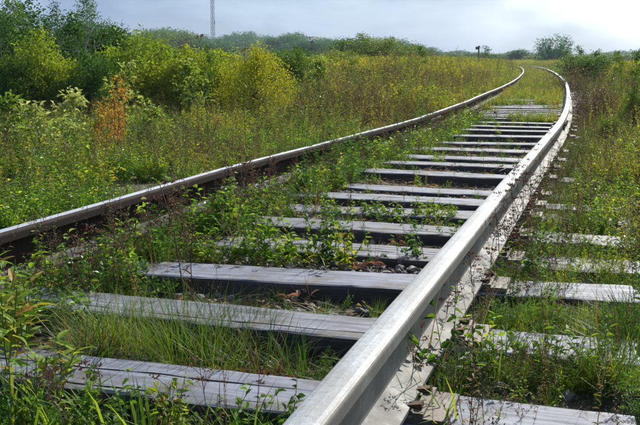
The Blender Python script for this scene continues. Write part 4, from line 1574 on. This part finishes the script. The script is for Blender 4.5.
GB = 'bushes on the left beyond the field'
B = [  # name, library, column, depth, top row, width in columns, label, variant
    ('willow_bush', 'willow_dark', -8, 13.0, 14, 70, 'dark green bush cut by the left edge of the photo', 0),
    ('willow_bush', 'willow_dark', 32, 14.5, 8, 80, 'tallest dark green bush in the top left corner', 1),
    ('willow_bush', 'willow_dark', 70, 15.5, 20, 70, 'dark green bush behind the bright yellow green willow', 2),
    ('willow_bush', 'willow_dark', 98, 15.0, 27, 56, 'dark green bush at the right end of the corner thicket', 0),
    ('willow_bush', 'willow_dark', 84, 11.6, 56, 44, 'low dark bush behind the orange shrub', 1),
    ('willow_bush', 'bush_mid', 6, 11.0, 58, 50, 'low mid green bush at the left edge', 0),
    ('birch_sapling', 'birch_young', 30, 13.2, -8, 34, 'slender birch sapling topping the corner thicket', 0),
    ('birch_sapling', 'birch_young', 84, 12.8, -7, 34, 'airy birch sapling with loose leaves against the sky', 1),
    ('birch_sapling', 'birch_young', 99, 13.6, 4, 26, 'lower airy birch sapling right of the loose leaved one', 2),
    ('birch_sapling', 'birch_young', 1, 12.0, 14, 26, 'small birch sapling at the left edge', 1),
    ('birch_sapling', 'birch_young', 60, 13.0, 3, 28, 'birch sapling between the two tallest ones', 2),
    ('willow_bush', 'willow_yellow', 48, 11.6, 37, 62, 'bright yellow green willow bush at upper left', 0),
    ('willow_bush', 'willow_yellow', 18, 11.4, 62, 40, 'low yellow green bush left of the bright willow', 1),
    ('willow_bush', 'bush_mid', 112, 15.5, 34, 56, 'mid green bush between the dark thicket and the broad yellow bush', 1),
    ('willow_bush', 'willow_yellow', 142, 13.6, 37, 84, 'broad yellow green bush, largest one left of the mast', 2),
    ('willow_bush', 'willow_yellow', 176, 13.2, 49, 60, 'low yellow green bush on the right flank of the broad one', 0),
    ('willow_bush', 'bush_mid', 158, 17.5, 43, 60, 'green bush behind the low flank of the broad yellow one', 0),
    ('willow_bush', 'bush_mid', 286, 19.0, 52, 46, 'green bush on the right shoulder of the domed bush', 1),
    ('willow_bush', 'bush_mid', 192, 17.0, 51, 50, 'green bush in the dip below the tall mast', 2),
    ('willow_bush', 'willow_yellow', 216, 13.6, 51, 60, 'yellow bush just left of the domed one below the mast', 1),
    ('rounded_bush', 'dome', 256, 12.6, 47, 70, 'rounded yellow green bush with a smooth domed top', 0),
    ('willow_bush', 'bush_big', 330, 30, 52, 64, 'green bush right of the domed bush in the middle distance', 2),
    ('willow_bush', 'bush_big', 375, 40, 37, 84, 'large round olive green bush left of the curving track', 0),
    ('willow_bush', 'willow_dark', 303, 36, 50, 60, 'dark bush in the middle distance behind the domed bush', 1),
    ('willow_bush', 'bush_big', 408, 46, 47, 50, 'smaller green bush beside the large olive one', 1),
    ('willow_bush', 'willow_dark', 352, 50, 41, 60, 'dark bush behind the large olive green one', 2),
    ('orange_shrub', 'orange', 112, 7.6, 74, 36, 'small shrub with orange and yellow autumn leaves', 0),
    ('orange_shrub', 'orange', 96, 7.0, 96, 26, 'lower orange leaved shrub left of the taller one', 1),
    ('pale_sapling', 'pale', 196, 11.5, 58, 22, 'thin yellowing sapling poking above the field at centre left', 1),
    ('pale_sapling', 'pale', 322, 15, 56, 20, 'yellowing sapling in the field below the middle bushes', 0),
    ('pale_sapling', 'pale', 70, 8.0, 88, 26, 'sapling with pale silvery leaves left of the orange shrub', 0),
    ('pale_sapling', 'pale', 38, 7.0, 100, 30, 'pale leaved sapling in front of the low willow bushes', 1),
    ('pale_sapling', 'pale', 8, 7.4, 92, 30, 'pale leaved sapling at the left edge', 0),
    ('pale_sapling', 'pale', 122, 9.6, 62, 22, 'pale leaved sapling rising behind the orange shrub', 1),
    ('pale_sapling', 'pale', 150, 8.0, 104, 22, 'pale leaved sapling in the field right of the orange shrub', 0),
    ('leafy_sapling', 'sapling', 205, 12, 45, 14, 'yellow green sapling under the lattice mast', 1),
    ('leafy_sapling', 'sapling', 302, 14, 46, 14, 'slim sapling in the field right of the domed bush', 2),
    ('leafy_sapling', 'sapling', 352, 18, 58, 18, 'slim sapling halfway along the field edge', 0),
    ('leafy_sapling', 'sapling', 417, 26, 46, 14, 'sapling in front of the curving track on its left', 1),
    ('leafy_sapling', 'sapling', 490, 48, 46, 12, 'small tree beside the signal post', 2),
]
for (nm, key, x, Y, top, wd, lab, var) in B:
    tree(nm, key, x, Y, top, wd, lab, 'bush' if 'bush' in nm or 'shrub' in nm else 'sapling', GB if 'bush' in nm else None, var)

# right side
RB = [
    ('brown_bush', 'purple', 585, 14.0, 74, 34, 'brown purple bush right of the far bend', 0),
    ('brown_bush', 'purple', 608, 12.0, 82, 36, 'brown purple bush nearer the right edge', 1),
    ('brown_bush', 'purple', 572, 24.0, 64, 30, 'brownish low bush just right of the curving rail', 2),
    ('brown_bush', 'purple', 478, 30.0, 66, 40, 'brownish low bush left of the curving rail', 1),
    ('brown_bush', 'purple', 628, 18.0, 62, 34, 'brownish bush behind the others at the right edge', 0),
    ('green_bush', 'bush_mid', 612, 9.0, 118, 26, 'small green bush on the verge near the right edge', 0),
    ('green_bush', 'bush_mid', 640, 10.5, 92, 30, 'green bush cut by the right edge', 1),
    ('green_bush', 'bush_mid', 590, 28, 56, 40, 'green bush behind the brown ones on the right', 2),
    ('green_sapling', 'sapling', 596, 22, 50, 14, 'thin sapling standing above the right verge', 0),
    ('green_sapling', 'sapling', 612, 19, 51, 14, 'second thin sapling above the right verge', 1),
    ('green_sapling', 'sapling', 626, 14, 55, 14, 'dark sapling with sky behind it near the right edge', 2),
    ('green_sapling', 'sapling', 637, 10.5, 50, 16, 'dark sapling at the right edge of the photo', 0),
    ('green_sapling', 'sapling', 578, 34, 46, 14, 'sapling right of the lone round tree', 1),
    ('green_sapling', 'sapling', 566, 38, 50, 12, 'small sapling just below the lone round tree', 2),
]
for (nm, key, x, Y, top, wd, lab, var) in RB:
    tree(nm, key, x, Y, top, wd, lab, 'sapling' if 'sapling' in nm else 'bush', 'shrubs on the right verge', var)
tree('round_tree', 'lone', 553, 110, 37, 33, 'lone round tree on the skyline right of the far bend', 'tree')

# woods on the skyline
prof_x = [-40, 90, 130, 165, 185, 205, 225, 250, 275, 300, 320, 345, 372, 400, 420, 440, 470, 510, 560, 620, 690]
prof_y = [36, 38, 37, 30, 31, 38, 40, 36, 37, 38, 42, 40, 38, 43, 50, 53, 53, 54, 54, 53, 50]
rt = random.Random(77)
words = ['Bluish green', 'olive green']
NW = 64
big = []


def ordinal(i):
    return ORD[i] if i < len(ORD) else {5: 'fiftieth', 6: 'sixtieth', 7: 'seventieth'}[(i + 1) // 10] if (i + 1) % 10 == 0 else \
        {5: 'fifty-', 6: 'sixty-', 7: 'seventy-'}[(i + 1) // 10] + ORD[i % 10]


for i in range(NW):
    x = -30 + 740 * (i + rt.random()) / NW
    Y = rt.uniform(150, 330)
    top = np.interp(x, prof_x, prof_y) + rt.uniform(-3.5, 3.0)
    Hh = top
    key = 'far_round' if rt.random() < .72 else 'far_olive'
    base = 7.0 if key == 'far_round' else 6.0
    big.append((x, Y, Hh, key, base))
big.sort()
for i, (x, Y, Hh, key, base) in enumerate(big):
    lab = '%s tree from the left in the distant wood, %s' % (ordinal(i), 'blue green' if key == 'far_round' else 'olive green')
    tree('wood_tree', key, x, Y, Hh, rt.uniform(24, 46), lab, 'tree', 'trees of the distant wood', rt.randrange(4))

# ------------------------------------------------------------------ masts and the signal post
def lattice(name, x, Y, H, wb, wt, nseg, r, label):
    X, Yy = far(x, Y)
    z0 = gz(X, Yy)
    root = link(name, None, None, (X, Yy, z0))
    tag(root, label, 'mast')
    cs = [(math.cos(a), math.sin(a)) for a in (0.3, 0.3 + PI / 2, 0.3 + PI, 0.3 + 1.5 * PI)]

    def c(k, t):
        ww = wb + (wt - wb) * t
        return Vector((cs[k][0] * ww, cs[k][1] * ww, H * t))
    for k in range(4):
        mb = MB()
        tube(mb, [c(k, 0), c(k, 1)], r, r * .8, 4)
        link('leg', mb.mesh('leg', [M['mast_paint']]), root)
    for i in range(nseg):
        t0, t1 = i / nseg, (i + 1) / nseg
        mb = MB()
        for k in range(4):
            k2 = (k + 1) % 4
            tube(mb, [c(k, t0), c(k2, t1)], r * .6, r * .6, 3)
            tube(mb, [c(k2, t0), c(k, t1)], r * .6, r * .6, 3)
            tube(mb, [c(k, t1), c(k2, t1)], r * .7, r * .7, 3)
        link('brace', mb.mesh('brace', [M['mast_paint']]), root)
    for t in (.45, .72):
        mb = MB()
        p = c(0, t)
        tube(mb, [p + Vector((.0, 0, -1.2)), p + Vector((0, 0, 1.2))], r * 3, r * 3, 6)
        link('antenna', mb.mesh('antenna', [M['mast_paint']]), root)
    return root


lattice('lattice_mast', 213.5, 520, 52, 1.25, .95, 17, .12, 'tall thin lattice radio mast rising out of the top of the photo')
lattice('short_mast', 251.5, 560, 20.0, .75, .6, 9, .2, 'short dark mast on the skyline right of the tall one')

X, Yy = far(478.5, 46)
root = link('signal_post', None, None, (X, Yy, gz(X, Yy)))
tag(root, 'short dark signal post in the weeds at the far bend', 'signal')
root.scale = (.7, .7, .84)
mb = MB()
tube(mb, [Vector((0, 0, -.2)), Vector((0, 0, 1.95))], .06, .055, 8)
link('post', mb.mesh('post', [M['steel_dark']], True), root)
mb = MB()
box(mb, (-.12, 0, 1.86), (.12, .08, .085))
lh = link('lamp_head', mb.mesh('lamp_head', [M['steel_dark']]), root)
mb = MB()
tube(mb, [Vector((-.14, -.075, 1.87)), Vector((-.14, -.20, 1.86))], .055, .06, 10)
link('hood', mb.mesh('hood', [M['steel_dark']]), lh)
mb = MB()
box(mb, (0, 0, 1.97), (.075, .075, .03))
link('cap', mb.mesh('cap', [M['steel_dark']]), root)

# tall flower stalks that stick out over the field against the bushes and the sky
for k, (x, Y, h, lab) in enumerate(((300, 8.2, 1.12, 'tall dark stalk with a flat head reaching the skyline in the centre'),
                                    (206, 7.0, 1.10, 'tall stalk with a dark flat head under the lattice mast'),
                                    (246, 7.6, 1.0, 'dark stalk crossing the left half of the domed bush'),
(500, 9.6, .36, 'thin dark stalk between the far rails'))):
    X, Yy = far(x, Y)
    rnd = random.Random(70 + k)
    st, hd, lf = MB(), MB(), MB()
    pts_ = curve_pts((0, 0, -.02), Vector((rnd.uniform(-.1, .1), 0, 1)), h, 7, rnd, .07)
    tube(st, pts_, .0028, .0015)
    for q in range(4):
        a = rnd.uniform(0, 6.28)
        b = pts_[-1] + Vector((math.cos(a) * .025, math.sin(a) * .025, rnd.uniform(-.005, .02)))
        tube(st, [pts_[-1] - Vector((0, 0, .04)), b], .0010, .0008)
        for j in range(10):
            leaf(hd, b + Vector((rnd.gauss(0, .008), rnd.gauss(0, .008), rnd.gauss(0, .004))), rdir(rnd, 0, 1.4), .014, .010, rnd, 0, simple=True)
    for q in range(14):
        leaf(lf, pts_[rnd.randint(1, 5)], rdir(rnd, -.3, .8), rnd.uniform(.04, .08), rnd.uniform(.012, .02), rnd, .3)
    root = link('dry_weed', None, None, (X, Yy, gz(X, Yy)))
    tag(root, lab, 'dry weed', 'tall dark stalks over the field')
    link('stem', st.mesh('stem', [M['stem_dark']]), root)
    link('seed_head', hd.mesh('seed_head', [M['dry_leaf']]), root)
    link('leaves', lf.mesh('leaves', [M['weed_leaf']]), root)


CARD = ['', '', '', '', '', '', 'six', 'seven', 'eight', 'nine', 'ten', 'eleven', 'twelve']
# copies that share a label in one small spot are told apart by their order there
names = {1: [''], 2: ['left one', 'right one'], 3: ['leftmost one', 'middle one', 'rightmost one'],
         4: ['leftmost of four', 'second of four', 'third of four', 'rightmost of four'],
         5: ['leftmost of five', 'second of five', 'middle of five', 'fourth of five', 'rightmost of five']}
for n_ in range(6, 13):
    names[n_] = ['leftmost of the %s' % CARD[n_]] + ['%s of the %s' % (ORD[k], CARD[n_]) for k in range(1, n_ - 1)] + ['rightmost of the %s' % CARD[n_]]
same = {}
for o in COL.objects:
    if o.parent is None and o.get('label') and o.get('category') and o.get('kind') != 'stuff':
        same.setdefault(o['label'], []).append(o)
for lab, os_ in same.items():
    if 1 < len(os_) <= 12:
        os_.sort(key=lambda o: o.location.x / max(.1, o.location.y))
        for o, q in zip(os_, names[len(os_)]):
            o['label'] = lab + ', ' + q

# ------------------------------------------------------------------ the air
m, t, out = mat('haze_air')
pv = t.new('ShaderNodeVolumePrincipled')
pv.inputs['Color'].default_value = (0.72, 0.86, 1.0, 1)
pv.inputs['Density'].default_value = HAZE
pv.inputs['Anisotropy'].default_value = 0.2
t.link(pv.outputs[0], out.inputs['Volume'])
mb = MB()
box(mb, (0, 290, 26.5), (760, 410, 29.0))
hz_ = tag(link('haze', mb.mesh('haze', [m])), 'thin pale blue haze over the whole landscape', 'haze', kind='stuff')
